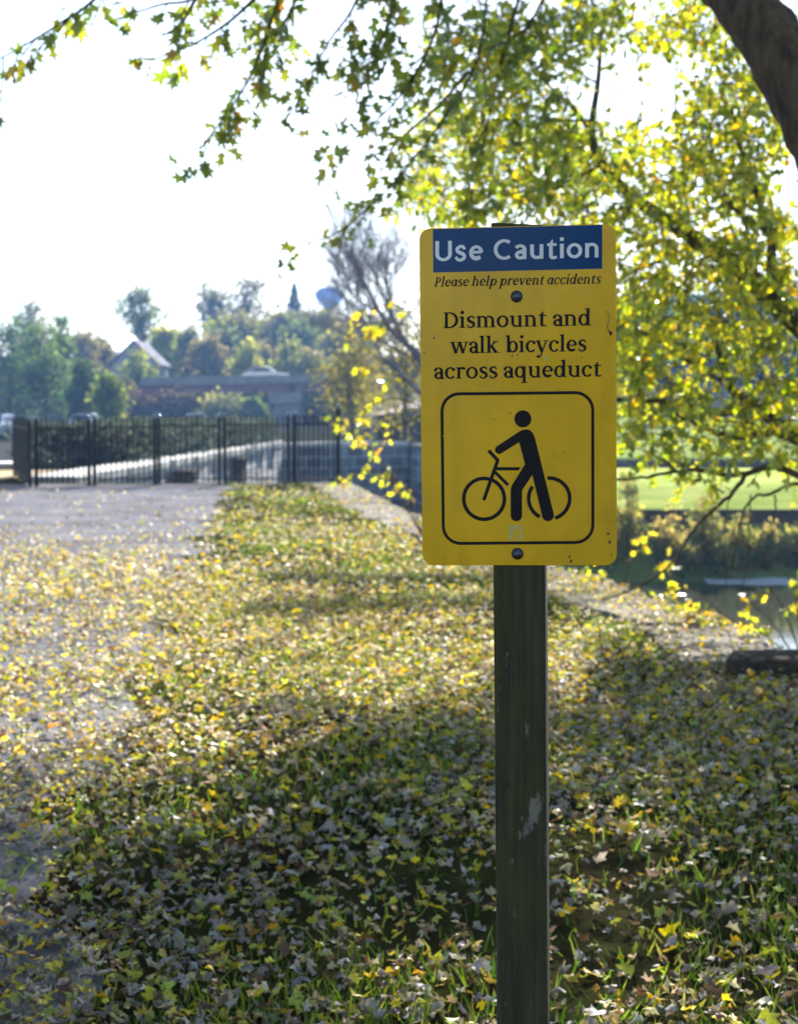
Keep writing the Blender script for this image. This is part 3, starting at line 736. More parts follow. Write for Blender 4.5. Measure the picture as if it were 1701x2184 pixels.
# ------------------------------------------------------------------ near trees on the right
class Tree:
    def __init__(s): s.limbs = MB(); s.trunk = MB(); s.twigs = MB(); s.nodes = []; s.parts = []
    def limb(s, pts, r0, r1, sides=8, trunk=False, sub=5, wob=.0):
        c = catmull([tuple(p) for p in pts], sub); n = len(c)
        c = [p + (rng.normal(0, wob, 3) if 0 < i < n-1 else 0) for i, p in enumerate(c)]
        rr = [r0 + (r1-r0)*(i/(n-1))**(1.5 if trunk else .8) for i in range(n)]
        (s.trunk if trunk else s.limbs).tube([Vector(p) for p in c], rr, sides)
        s.nodes += [np.array(p) for p in c]; return c
    def sprig(s, p, d, n, L, size, pal, w, tm=MAPLE, droop=.5):
        """a twig from p along d that carries n hanging leaves"""
        p = np.array(p, float); d = np.array(d, float); d /= max(np.linalg.norm(d), 1e-6)
        pts = [p]; 
        for i in range(4):
            d = d + np.array([0, 0, -droop*.25]) + rng.normal(0, .16, 3); d /= np.linalg.norm(d); pts.append(pts[-1] + d*L/4)
        s.twigs.tube([Vector(q) for q in pts], [.0045, .004, .003, .0022, .0015], 3, False)
        t = rng.random(n)*.95 + .05; k = np.minimum((t*4).astype(int), 3); fr = t*4-k; A = np.array(pts)
        pos = A[k] + (A[k+1]-A[k])*fr[:, None]
        ld = rng.normal(0, .7, (n, 3)) + np.array([0, 0, -.55]) + d*.4; ld = unit(ld)
        nr = rng.normal(0, 1, (n, 3)) + np.array([0, -.2, .6])
        sz = np.clip(rng.normal(size, size*.22, n), size*.5, size*1.5)
        pos = pos + ld*(sz*.75)[:, None]
        s.parts.append((tm, pos, ld, nr, sz, rng.normal(.5, .5, n), rng.normal(.4, .5, n), pick(pal, w, n)))
    def connect(s, c, lo=.010):
        """thin branch from the nearest limb point to c"""
        A = np.array(s.nodes); dd = np.linalg.norm(A - c, axis=1) + .6*np.maximum(0, A[:, 2]-c[2]); i = int(np.argmin(dd)); a = A[i]
        mid = (a + c)/2 + rng.normal(0, .08, 3)*min(1, np.linalg.norm(c-a)) + np.array([0, 0, .06]); L = np.linalg.norm(c-a)
        cc = catmull([a, mid, c], 4)
        s.limbs.tube([Vector(q) for q in cc], [lo*(1-.6*k/8)*min(1.6, .6+.5*L) for k in range(len(cc))], 4, False)
        s.nodes += [cc[3], cc[5], cc[-1]]; return c - a
    def build(s, name, label, base, cat='tree', leafmat=None):
        root = empty(name, (0, 0, 0)); tag(root, label, cat)
        root.location = base
        b = Vector(base)
        for m, nm, mt in ((s.trunk, 'trunk', M_bark), (s.limbs, 'limbs', M_twig if False else M_bark), (s.twigs, 'twigs', M_twig)):
            if m.v:
                m.v = [(v[0]-b.x, v[1]-b.y, v[2]-b.z) for v in m.v]; m.build(nm, mt, root, smooth=True)
        s.parts = [(a, p - np.array(base), *r) for a, p, *r in s.parts]
        leaves('crown', s.parts, leafmat or M_leaf, root); return root
PAL_G = [(.24, .32, .012), (.36, .42, .014), (.5, .5, .018), (.66, .58, .02), (.13, .2, .02), (.66, .44, .02)]
W_G = [30, 30, 19, 7, 12, 2]
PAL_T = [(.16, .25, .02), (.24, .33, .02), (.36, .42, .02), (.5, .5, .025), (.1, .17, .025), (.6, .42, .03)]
PAL_L = [(.14, .22, .035), (.2, .27, .035), (.28, .32, .035), (.42, .4, .04), (.42, .26, .04)]
W_L = [26, 30, 22, 10, 3]

# leaning maple: trunk in the upper right corner, canopy over the path
t1 = Tree()
base1 = (3.0, 8.3, -.05)
tr = t1.limb([base1, (2.75, 8.45, .7), tuple(P(1840, 620, 8.6)), tuple(P(1772, 330, 8.9)), tuple(P(1676, 140, 9.1)), tuple(P(1578, 0, 9.4)), tuple(P(1390, -190, 10.2)), (.7, 12.6, 5.9), (-.4, 15.2, 7.3), (-1.2, 17.5, 8.6)], .218, .05, 14, True, 8, .006)
def droop(pts, r0=.012, r1=.003, n=5, every=.13, size=.088, L=.26, pal=PAL_L, w=W_L, T=t1):
    c = T.limb([tuple(P(*p)) if len(p) == 3 else p for p in pts], r0, r1, 5)
    acc = 0
    for a, b in zip(c, c[1:]):
        acc += np.linalg.norm(b-a)
        while acc > every:
            acc -= every; d = (b-a)/max(1e-6, np.linalg.norm(b-a)) * .8 + rng.normal(0, .5, 3) + np.array([0, 0, -.35])
            T.sprig(b, d, max(2, int(rng.normal(n, n*.3))), L*rng.uniform(.6, 1.2), size, pal, w)
# limbs above the frame that carry the hanging ends
t1.limb([tuple(P(1400, -190, 10.2)), tuple(P(1150, -230, 10.2)), tuple(P(800, -170, 9.8)), tuple(P(500, -130, 9.3)), tuple(P(280, -90, 9))], .06, .015, 8, False, 6)
t1.limb([tuple(P(1590, 0, 9.4)), tuple(P(1400, -60, 10.4)), tuple(P(1150, -60, 11)), tuple(P(950, -30, 11))], .05, .014, 8, False, 6)
droop([(280, -90, 9), (200, 0, 9), (135, 45, 9), (60, 92, 9), (-20, 135, 9)], n=7, every=.1, L=.24)
droop([(150, 40, 9), (90, 95, 9), (45, 150, 9)], .004, .002, 3, .15, L=.14)
droop([(500, -130, 9.3), (420, -10, 9.3), (340, 10, 9.3), (235, 45, 9.3)], n=6, every=.12, L=.2)
droop([(420, -10, 9.3), (390, 45, 9.3), (350, 75, 9.3)], n=7, every=.1, L=.2)
droop([(560, -20, 9.4), (490, 45, 9.4), (410, 95, 9.4), (330, 125, 9.4)], n=6, every=.11, L=.2)
droop([(480, 50, 9.4), (460, 90, 9.4), (445, 130, 9.4)], .004, .002, 2, .14, L=.12)
droop([(650, -140, 9.6), (590, 10, 9.6), (560, 100, 9.5), (525, 180, 9.5), (480, 245, 9.4), (425, 320, 9.4)], n=9, every=.075, L=.28)
droop([(700, -150, 9.6), (640, -20, 9.6), (600, 60, 9.6), (560, 120, 9.6)], n=9, every=.08, L=.3)
droop([(800, -170, 9.8), (760, 0, 9.8), (700, 90, 9.8), (660, 170, 9.8)], n=9, every=.075, L=.32)
droop([(860, -160, 9.9), (840, 0, 9.9), (800, 120, 9.9), (760, 210, 9.9)], n=9, every=.075, L=.32)
droop([(620, -90, 9.7), (520, -20, 9.7), (450, 10, 9.7)], n=6, every=.11, L=.25)
droop([(950, -100, 10.2), (930, 60, 10.2), (870, 180, 10.2), (800, 260, 10.2), (725, 320, 10.1)], n=8, every=.085, L=.28)
droop([(1040, -60, 10.6), (1020, 120, 10.6), (940, 260, 10.6), (880, 340, 10.6), (800, 430, 10.5), (720, 495, 10.4), (650, 520, 10.4), (570, 548, 10.4)], n=5, every=.1, L=.24, r0=.008)
droop([(1000, 150, 10.8), (930, 230, 10.8), (850, 300, 10.8), (800, 380, 10.8)], n=5, every=.12, L=.25)
droop([(1120, -50, 11), (1070, 120, 11), (1040, 260, 11), (1010, 400, 11), (990, 470, 11)], n=8, every=.085, L=.3, pal=PAL_G, w=W_G)
droop([(1180, -60, 11), (1120, 60, 11), (1000, 120, 11), (920, 150, 11)], n=9, every=.075, L=.3)
# canopy overhead that shades the foreground
t1.limb([(.7, 12.6, 5.9), (1.2, 14.5, 6.4), (1.6, 17, 7.0), (1.2, 19, 7.3), (.4, 20.3, 7.5)], .07, .02, 8, False, 6)
t1.limb([(1.2, 14.5, 6.4), (2.6, 16.5, 6.9), (3.8, 18.5, 7.3)], .05, .02, 8, False, 6)
tanel = 1/math.tan(SUN_EL)
for _ in range(1000):
    gx, gy, h = rng.uniform(-3.9, .35), rng.uniform(2.2, 8.1), rng.uniform(6.3, 8.4)
    if gx < -.3 and gy > 7.2: continue
    if math.sin(gx*2.6 + gy*1.1) + math.sin(gy*2.3 - gx*1.7 + 1) < -1.05: continue
    p = np.array([gx + h*tanel*math.sin(SUN_AZ), gy + h*tanel*math.cos(SUN_AZ), h])
    if p[2] < EYE + .236*p[1] + .15 or abs(p[0]) > 6: continue
    dd = t1.connect(p)
    t1.sprig(p, dd*.3 + rng.normal(0, 1, 3), 12, .5, .1, PAL_G, W_G)
# unseen crown added over the viewer's head to keep skylight off the foreground
t1.limb([(.7, 12.6, 5.9), (.6, 10, 6.6), (.2, 6, 7.2), (-.4, 2, 7.5), (-.6, -3, 7.4)], .1, .03, 8, False, 6)
t1.limb([(.6, 10, 6.6), (2.4, 7, 7.0), (3.2, 3, 7.2), (3.4, -2, 7.0)], .06, .02, 8, False, 6)
t1.limb([(.6, 10, 6.6), (-1.6, 8, 6.9), (-3.2, 4, 7.1), (-3.8, -1, 6.9)], .06, .02, 8, False, 6)
for _ in range(900):
    p = np.array([rng.uniform(-5.2, 5.2), rng.uniform(-5.5, 12.5), 0]); p[2] = rng.uniform(5.4, 8.2) + .06*max(0, p[1])
    if p[2] < EYE + .26*p[1] + .3: continue
    dd = t1.connect(p, .006) if rng.random() < .6 else rng.normal(0, 1, 3)
    t1.sprig(p, dd*.3 + rng.normal(0, 1, 3), 12, .55, .14, PAL_G, W_G)
t1.build('leaning_maple', 'large leaning maple with dark trunk in the upper right corner and drooping leafy tips', base1)

# spreading tree over the water, limbs reaching left behind the sign
t2 = Tree()
base2 = (4.75, 12.4, -.05)
def L2(pts, r0, r1, sides=7): return t2.limb([tuple(P(*p)) for p in pts], r0, r1, sides, False, 5, .004)
t2.limb([base2, (4.45, 12.6, .7), tuple(P(2020, 1000, 12.8)), tuple(P(1930, 880, 12.9))], .2, .15, 12, True)
t2.limb([tuple(P(1930, 880, 12.9)), tuple(P(1830, 780, 13)), tuple(P(1700, 690, 13.2)), tuple(P(1600, 590, 13.4)), tuple(P(1500, 520, 13.6)), tuple(P(1370, 435, 14)), tuple(P(1300, 370, 14.3)), tuple(P(1262, 290, 14.6)), tuple(P(1275, 170, 15)), tuple(P(1285, 40, 15.3))], .12, .012, 9)
L2([(1930, 880, 12.9), (1800, 950, 12.9), (1690, 920, 13), (1610, 867, 13.1), (1556, 822, 13.2), (1530, 740, 13.4), (1490, 640, 13.6)], .075, .02)
L2([(1690, 690, 13.2), (1650, 620, 13), (1640, 500, 12.9), (1600, 380, 12.8), (1560, 250, 12.8)], .06, .012)
L2([(1610, 867, 13.1), (1530, 880, 13.2), (1430, 858, 13.3), (1370, 855, 13.3), (1300, 850, 13.4)], .03, .015)
L2([(1430, 858, 13.3), (1390, 890, 13.2), (1350, 913, 13.2)], .014, .006)
L2([(1800, 950, 12.9), (1701, 940, 12.8), (1640, 922, 12.7), (1570, 932, 12.7), (1500, 912, 12.7), (1440, 880, 12.8)], .04, .012)
L2([(2020, 1000, 12.8), (1850, 1060, 12.6), (1701, 1012, 12.5), (1640, 996, 12.5), (1580, 1012, 12.5), (1500, 1004, 12.6), (1440, 1005, 12.6), (1380, 1018, 12.7), (1300, 1024, 12.8)], .035, .009)
L2([(1590, 1010, 12.5), (1555, 1058, 12.5), (1500, 1105, 12.5), (1465, 1150, 12.5), (1420, 1215, 12.6), (1340, 1260, 12.8), (1280, 1280, 13)], .019, .006)
L2([(1440, 1003, 12.6), (1400, 972, 12.6), (1370, 958, 12.7), (1310, 958, 12.8)], .009, .004)
L2([(1850, 1060, 12.6), (1701, 1032, 12.3), (1640, 1056, 12.2), (1612, 1058, 12.2), (1585, 1092, 12.2), (1572, 1150, 12.2), (1560, 1210, 12.3)], .016, .005)
L2([(1652, 1056, 12.2), (1655, 1090, 12.2), (1662, 1130, 12.2)], .008, .004)
L2([(1556, 1060, 12.5), (1548, 1105, 12.5), (1546, 1290, 12.6)], .005, .003)
L2([(1600, 1055, 12.4), (1596, 1110, 12.4), (1594, 1190, 12.5), (1570, 1300, 12.6)], .007, .003)
L2([(1572, 1150, 12.2), (1640, 1195, 12.3), (1690, 1240, 12.4)], .006, .003)
L2([(1575, 1160, 12.3), (1620, 1180, 12.4), (1660, 1185, 12.4)], .004, .002); L2([(1640, 1195, 12.3), (1600, 1215, 12.4), (1560, 1225, 12.5)], .004, .002)
L2([(1285, 350, 14.4), (1200, 390, 14.3), (1110, 410, 14.2), (1040, 420, 14.2)], .02, .006)
L2([(1262, 290, 14.6), (1220, 229, 14.5), (1129, 138, 14.4), (1090, 60, 14.4)], .018, .005)
L2([(1275, 180, 15), (1214, 135, 15), (1169, 75, 15), (1150, 10, 15)], .012, .004)
L2([(1270, 260, 14.7), (1145, 247, 14.6), (1069, 223, 14.5), (1000, 230, 14.5)], .014, .005)
L2([(1190, 400, 14.3), (1145, 380, 14.3), (1100, 340, 14.3), (1039, 265, 14.3)], .012, .004)
L2([(1500, 520, 13.6), (1440, 540, 13.6), (1350, 580, 13.7), (1310, 600, 13.7)], .02, .008)
L2([(1556, 822, 13.2), (1500, 790, 13.2), (1420, 740, 13.3), (1340, 690, 13.4)], .02, .008)
L2([(1640, 500, 12.9), (1560, 440, 13), (1480, 350, 13.2), (1420, 300, 13.4)], .022, .006)
L2([(1480, 350, 13.2), (1440, 260, 13.4), (1440, 130, 13.6), (1400, 40, 13.8)], .012, .004)
L2([(1600, 590, 13.4), (1590, 480, 13.6), (1540, 400, 13.8), (1500, 300, 14), (1480, 160, 14)], .02, .006)
CR = [  # crown masses in the picture: centre, radii, depth, clusters
 (960, 90, 110, 110, 13.5, 60), (1080, 70, 130, 100, 14, 95), (1220, 50, 130, 70, 14.5, 75), (1060, 200, 120, 90, 14.2, 75), (1170, 200, 80, 90, 14.4, 45), (1350, 40, 110, 50, 14, 50), (1470, 40, 90, 60, 13.5, 60),
 (1120, 330, 130, 80, 14.3, 70), (960, 400, 90, 60, 14, 34), (1030, 430, 150, 45, 14.2, 60), (1250, 350, 90, 90, 14.4, 60), (1210, 440, 120, 45, 14.2, 60), (1380, 390, 100, 80, 14, 80), (1340, 300, 60, 50, 14, 26),
 (1560, 130, 70, 110, 13, 80), (1600, 300, 80, 120, 12.9, 110), (1500, 330, 80, 90, 13.4, 70), (1490, 200, 50, 60, 13.5, 26), (1480, 480, 110, 90, 13.6, 95), (1620, 480, 90, 90, 13, 85),
 (1370, 520, 70, 90, 13.8, 60), (1400, 640, 100, 80, 13.6, 85), (1550, 610, 110, 80, 13.3, 90), (1660, 640, 60, 90, 13, 55), (1350, 740, 55, 80, 13.5, 55), (1450, 740, 90, 70, 13.3, 65), (1580, 730, 90, 60, 13.2, 50), (1660, 790, 60, 70, 13, 40),
 (1340, 840, 45, 60, 13.4, 30), (1450, 840, 70, 55, 13, 42), (1640, 880, 70, 55, 12.8, 50), (1420, 930, 60, 40, 12.8, 26), (1580, 960, 110, 30, 12.6, 26), (1460, 980, 25, 40, 12.6, 8), (1350, 915, 35, 30, 12.9, 8), (1560, 880, 50, 30, 12.9, 14), (1680, 950, 40, 30, 12.6, 12)]
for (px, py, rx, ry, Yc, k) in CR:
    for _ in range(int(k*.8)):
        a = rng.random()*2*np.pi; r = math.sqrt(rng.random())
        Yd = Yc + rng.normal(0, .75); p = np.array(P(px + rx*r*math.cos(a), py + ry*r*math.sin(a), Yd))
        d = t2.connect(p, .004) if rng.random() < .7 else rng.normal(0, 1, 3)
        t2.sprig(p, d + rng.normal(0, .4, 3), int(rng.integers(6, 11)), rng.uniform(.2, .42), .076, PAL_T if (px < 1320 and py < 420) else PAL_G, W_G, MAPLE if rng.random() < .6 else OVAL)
# the far side of the crown throws the shadow bands across the grass
t2.limb([tuple(P(1285, 40, 15.3)), (2.4, 19, 5.9), (1.5, 22.5, 5.6), (.5, 25, 5.2)], .03, .01, 6, False, 6)
for _ in range(340):
    k = rng.random() < .5; gx = rng.uniform(-1.2, 1.3); gy = (rng.normal(15.6, .2) if k else rng.normal(13.5, .25)) + .12*gx; h = rng.uniform(4.3, 5.6)
    p = np.array([gx + h*tanel*math.sin(SUN_AZ), gy + h*tanel*math.cos(SUN_AZ), h]); d = t2.connect(p, .006)
    t2.sprig(p, d*.3 + rng.normal(0, 1, 3), 9, .4, .085, PAL_G, W_G)
# crown mass outside the frame on the right and above
for c, r, k in (((4.6, 13.2, 4.2), (1.0, 1.4, 1.6), 170), ((3.4, 14.6, 5.9), (1.8, 1.5, .9), 150), ((1.0, 16.0, 6.6), (1.6, 1.0, .7), 110)):
    for _ in range(k):
        p = np.array(c) + rng.normal(0, .5, 3)*np.array(r); d = t2.connect(p)
        t2.sprig(p, d, 11, .45, .09, PAL_G, W_G)
t2.build('spreading_tree', 'yellow green tree behind the sign with dark limbs reaching left over the water', base2)

# saplings that sprout from the wall, long yellow leaves
PAL_Y = [(.42, .42, .03), (.52, .46, .04), (.3, .37, .03), (.55, .34, .03)]; W_Y = [5, 5, 4, 1]
def sapling(stems, label, base, n=5, every=.12, size=.07, tm=MAPLE, L=.16):
    T = Tree()
    for st in stems:
        c = T.limb([tuple(P(*p)) for p in st], .009, .003, 5)
        acc = 0; start = len(c)//3
        for i in range(start, len(c)-1):
            a, b = c[i], c[i+1]; acc += np.linalg.norm(b-a)
            while acc > every: acc -= every; T.sprig(b, (b-a)/np.linalg.norm(b-a)+rng.normal(0, .4, 3), n+2, L*1.15, size, PAL_Y, W_Y, tm, .4)
    T.limbs.add(T.twigs.v, T.twigs.f); T.trunk, T.limbs, T.twigs = T.limbs, MB(), MB()
    r = T.build('sapling', label, base, 'sapling'); r['group'] = 'yellow saplings sprouting from the wall'; return r
sapling([[(905, 1150, 19), (880, 1080, 19), (840, 1030, 19), (790, 1000, 19), (750, 1020, 19)], [(905, 1150, 19), (860, 1075, 19), (850, 1050, 19), (835, 1010, 19), (870, 1040, 18.8)], [(905, 1150, 19), (850, 1040, 19), (800, 970, 19), (760, 935, 19), (722, 905, 19)]],
        'yellow leaved sapling on the wall between the fence end and the sign', tuple(P(905, 1150, 19)), 4, .17, .085)
sapling([[(960, 900, 15), (900, 830, 15), (850, 800, 15), (790, 790, 15)], [(960, 900, 15), (880, 770, 15), (820, 730, 15), (760, 690, 15), (730, 665, 15)], [(960, 900, 15), (890, 700, 15), (840, 650, 15), (790, 660, 15)], [(960, 900, 15), (880, 860, 15), (830, 850, 15), (780, 870, 15)], [(960, 900, 15), (900, 740, 15), (860, 690, 15), (800, 700, 15)], [(960, 900, 15), (915, 880, 15), (860, 905, 15), (800, 915, 15), (760, 920, 15)]],
        'tall thin sapling with yellow leaves and pale stems beside the left edge of the sign', tuple(P(985, 1250, 15)), 5, .2, .08)
sapling([[(1200, 1310, 15.2), (1230, 1250, 15.2), (1260, 1230, 15.2), (1310, 1250, 15.2)], [(1200, 1310, 15.2), (1240, 1270, 15.2), (1290, 1275, 15.2)], [(1200, 1310, 15.2), (1215, 1240, 15.2), (1250, 1210, 15.2)]],
        'small bright yellow sapling at the wall just right of the post under the sign', tuple(P(1200, 1310, 15.2)), 5, .12, .075)
sapling([[(1330, 1340, 14.4), (1350, 1270, 14.4), (1390, 1220, 14.4), (1430, 1190, 14.4)], [(1330, 1340, 14.4), (1380, 1290, 14.4), (1420, 1260, 14.4)], [(1330, 1340, 14.4), (1330, 1250, 14.4), (1350, 1190, 14.4), (1370, 1160, 14.4)]],
        'thin yellow sapling over the wall below the low bare limb', tuple(P(1330, 1340, 14.4)), 4, .16, .075)
sapling([[(1600, 1400, 12.6), (1560, 1330, 12.6), (1500, 1300, 12.6), (1440, 1290, 12.6)], [(1600, 1400, 12.6), (1580, 1340, 12.6), (1530, 1300, 12.6), (1480, 1255, 12.6)]],
        'yellow sapling leaning left across the still water at the wall edge', tuple(P(1600, 1400, 12.6)), 5, .1, .07)
sapling([[(1720, 1440, 12), (1690, 1350, 12), (1660, 1280, 12), (1630, 1250, 12)], [(1720, 1440, 12), (1650, 1370, 12), (1610, 1340, 12)], [(1720, 1440, 12), (1700, 1300, 12), (1690, 1230, 12)], [(1720, 1440, 12), (1680, 1380, 12), (1640, 1320, 12), (1600, 1290, 12)]],
        'yellow sapling above the sky reflection at the right edge of the water', tuple(P(1720, 1440, 12)), 4, .14, .065)

# ------------------------------------------------------------------ iron fence
def picket_mesh(h):
    mb = MB(); r = .0135; mb.box(-r, r, -r, r, .05, h-.05)
    mb.add([(-r*1.7, -r*1.2, h-.05), (r*1.7, -r*1.2, h-.05), (r*1.7, r*1.2, h-.05), (-r*1.7, r*1.2, h-.05), (0, 0, h+.04)], [(0,1,4),(1,2,4),(2,3,4),(3,0,4)]); return mb
def fence_panel(a, b, h, label, hb=None, first=False):
    """a, b: foot of the two end posts"""
    hb = hb or h; d = Vector((b[0]-a[0], b[1]-a[1], 0)); L = d.length; ang = math.atan2(d.y, d.x)
    root = empty('iron_fence_panel', (a[0], a[1], 0), (0, 0, ang)); tag(root, label, 'fence', 'black iron fence panels across the end of the path')
    for x, hh in ((0, h), (L, hb)):
        mb = MB(); r = .035; mb.box(x-r, x+r, -r, r, -.05, hh); p = mb.build('post', M_iron, root, bevel=.004)
        c = MB(); c.lathe([(.05, 0), (.05, .015), (.02, .03), (.03, .045), (.034, .062), (.022, .08), (.004, .088)], (x, 0, hh+.001), 12); c.build('post_cap', M_cap, p, smooth=True)
    for z in (.13, h-.17):
        mb = MB(); mb.box(.036, L-.036, -.014, .014, z-.017, z+.017); mb.build('rail', M_iron, root)
    n = max(2, round(L/.108)); src = None
    for i in range(1, n):
        if src is None: src = picket_mesh(h).build('picket', M_iron, root); o = src
        else: o = src.copy(); link(o, root)
        o.location = (L*i/n, 0, 0)
    return root
def foot(px, py): g = G(px, py); return (g.x, g.y)
fence_panel(foot(31, 1016), foot(64, 1039), 1.32, 'end panel of the black iron fence at the far left, seen almost edge on')
fence_panel(foot(78, 1038), foot(190, 1036), 1.32, 'black iron fence panel above the sandy verge, first wide one from the left')
fence_panel(foot(202, 1036), foot(330, 1034), 1.34, 'black iron fence panel in front of the brightest stretch of white coping')
fence_panel(foot(340, 1034), foot(468, 1034), 1.36, 'black iron fence panel in front of the left stone pier')
fence_panel(foot(480, 1034), foot(615, 1034), 1.38, 'black iron fence panel below the concrete bridge pier')
fence_panel(foot(628, 1034), foot(721, 1036), 1.40, 'black iron fence panel standing on the stone slabs with a taller end post', 1.56)

# ------------------------------------------------------------------ bridge, houses, tower
def bridge():
    Y = 165; a = P(300, 806, Y); b = P(980, 800, Y); root = empty('road_bridge', (a.x, Y, 0)); tag(root, 'concrete road bridge with a purple brown steel girder crossing behind the fence', 'bridge')
    L = b.x - a.x; z0 = -.62; root.location.z = a.z
    root.rotation_euler = (0, -.018, 0)
    mb = MB(); mb.box(0, L, .003, 9, z0-.1, z0+.03); mb.build('deck', M_conc, root)
    mb = MB(); mb.box(0, L, -.25, 0, z0-.06, z0+.62); mb.box(0, L, -.3, -.252, z0+.5, z0+.66)
    for i in range(int(L/1.4)): mb.box(i*1.4+.2, i*1.4+.7, -.33, -.252, z0-.02, z0+.48)
    mb.build('parapet', M_conc, root)
    mb = MB(); mb.box(0, L, 8.7, 8.95, z0+.033, z0+.6); mb.build('parapet', M_conc, root)
    xs = P(622, 800, Y).x - a.x
    for x0, x1 in ((0, xs-.2), (xs+.2, L)):
        g = MB(); g.box(x0, x1, .1, .5, z0-.84, z0-.103); g.box(x0, x1, -.12, .098, z0-.88, z0-.78)
        for i in range(int((x1-x0)/2.4)): g.box(x0+i*2.4+1, x0+i*2.4+1.1, -.05, .097, z0-.777, z0-.12)
        g.build('girder', M_steel, root)
    for yy in (3, 6): g = MB(); g.box(0, L, yy, yy+.4, z0-.84, z0-.103); g.build('girder', M_steel, root)
    x0 = P(573, 830, Y).x - a.x; x1 = P(642, 830, Y).x - a.x
    m = MB(); m.box(x0, x1, 0, 8, z0-2.0, z0-.9); m.build('pier_cap', M_conc, root, bevel=.05)
    m = MB(); m.box(x0+.4, x1-.25, .6, 7.4, -6-a.z+1.2+z0, z0-2.003); m.build('pier', M_conc, root)
    m = MB(); m.box(-6, 1.0, .2, 9.5, z0-6, z0-.9); m.build('abutment', M_darkstone, root)
bridge()
def house(name, label, px, py_eave, py_ridge, wpx, Y, wallm, roofm, base=None, depth=9):
    c = P(px, py_eave, Y); ridge = P(px, py_ridge, Y).z; w = wpx*Y/FPX; zb = terrain(c.x, Y) - .5
    root = empty(name, (c.x, Y, zb)); tag(root, label, 'house'); he = c.z - zb; hr = ridge - zb
    mb = MB(); mb.box(-w/2, w/2, 0, depth, 0, he)
    mb.add([(-w/2, 0, he), (w/2, 0, he), (0, 0, hr), (-w/2, depth, he), (w/2, depth, he), (0, depth, hr)], [(0, 1, 2), (4, 3, 5)]); mb.build('wall', wallm, root)
    mb = MB()
    for s in (-1, 1):
        e = [(s*(w/2+.35), -.4, he-.2), (0, -.4, hr+.02), (0, depth+.4, hr+.02), (s*(w/2+.35), depth+.4, he-.2)]
        mb.add(e + [(x, y, z+.16) for x, y, z in e], [(0,1,2,3),(7,6,5,4),(0,4,5,1),(1,5,6,2),(2,6,7,3),(3,7,4,0)])
    rf = mb.build('roof', roofm, root)
    for x, z in ((-w*.22, he*.62), (w*.2, he*.62), (0, he+.25*(hr-he))):
        m = MB(); m.box(x-.5, x+.5, -.05, -.003, z-.65, z+.65); wf = m.build('window', M_white, root)
        m = MB(); m.box(x-.4, x+.4, -.06, -.052, z-.55, z+.55); m.build('pane', M_dark, wf)
house('house', 'pale gabled house on the slope at the left end of the bridge', 286, 775, 728, 92, 178, simple('grey lilac siding', (.3, .3, .36), .7), M_roof)
house('house', 'grey gabled house half hidden by trees, left of the pale house', 238, 775, 748, 60, 235, M_conc, M_roof)
def tower():
    Y = 620; c = P(702, 632, Y); w = 62*Y/FPX/2; zb = terrain(c.x, Y); root = empty('water_tower', (c.x, Y, zb)); tag(root, 'blue bulb shaped water tower above the hillside trees', 'water tower')
    h = c.z - zb; k = w
    mb = MB(); mb.lathe([(k*.18, -k*.95), (k*.35, -k*.8), (k*.68, -k*.5), (k*.93, -k*.15), (k, .08*k), (k*.96, .3*k), (k*.8, .5*k), (k*.5, .62*k), (k*.1, .68*k)], (0, 0, h), 28); mb.build('tank', M_blue, root, smooth=True)
    mb = MB(); mb.lathe([(k*.3, 0), (k*.19, 6), (k*.17, h-k*.94)], seg=18); mb.build('stem', M_blue, root, smooth=True)
    mb = MB(); mb.lathe([(k*.1, .685*k), (k*.1, .72*k), (k*.04, .8*k)], (0, 0, h), 12); mb.build('vent', M_white, root)
tower()
def shed():
    Y = 100; a = P(795, 858, Y); b = P(960, 838, Y); root = empty('open_shelter', (a.x, Y, -.8)); tag(root, 'rusty brown open shelter with dark posts just left of the sign', 'shelter')
    z = a.z + .8; L = b.x - a.x
    mb = MB(); e = [(-.3, -.6, z-.9), (.5, 1.8, z+.3), (L, 1.8, z+.45), (L, -.6, z-.15)]
    mb.add(e + [(x, y, q+.14) for x, y, q in e], [(0,3,2,1),(4,5,6,7),(0,1,5,4),(1,2,6,5),(2,3,7,6),(3,0,4,7)]); mb.build('roof', M_brown, root)
    for x in (.35, 1.55, 2.9, 4.1):
        m = MB(); m.box(x-.22 if x == 1.55 else x-.1, x+.22 if x == 1.55 else x+.1, .5, .8, 0, z-.5); m.build('post', M_darkstone, root)
    m = MB(); m.box(.2, L, 2.2, 2.4, 0, z-.7); m.build('back_wall', M_darkstone, root)
shed()

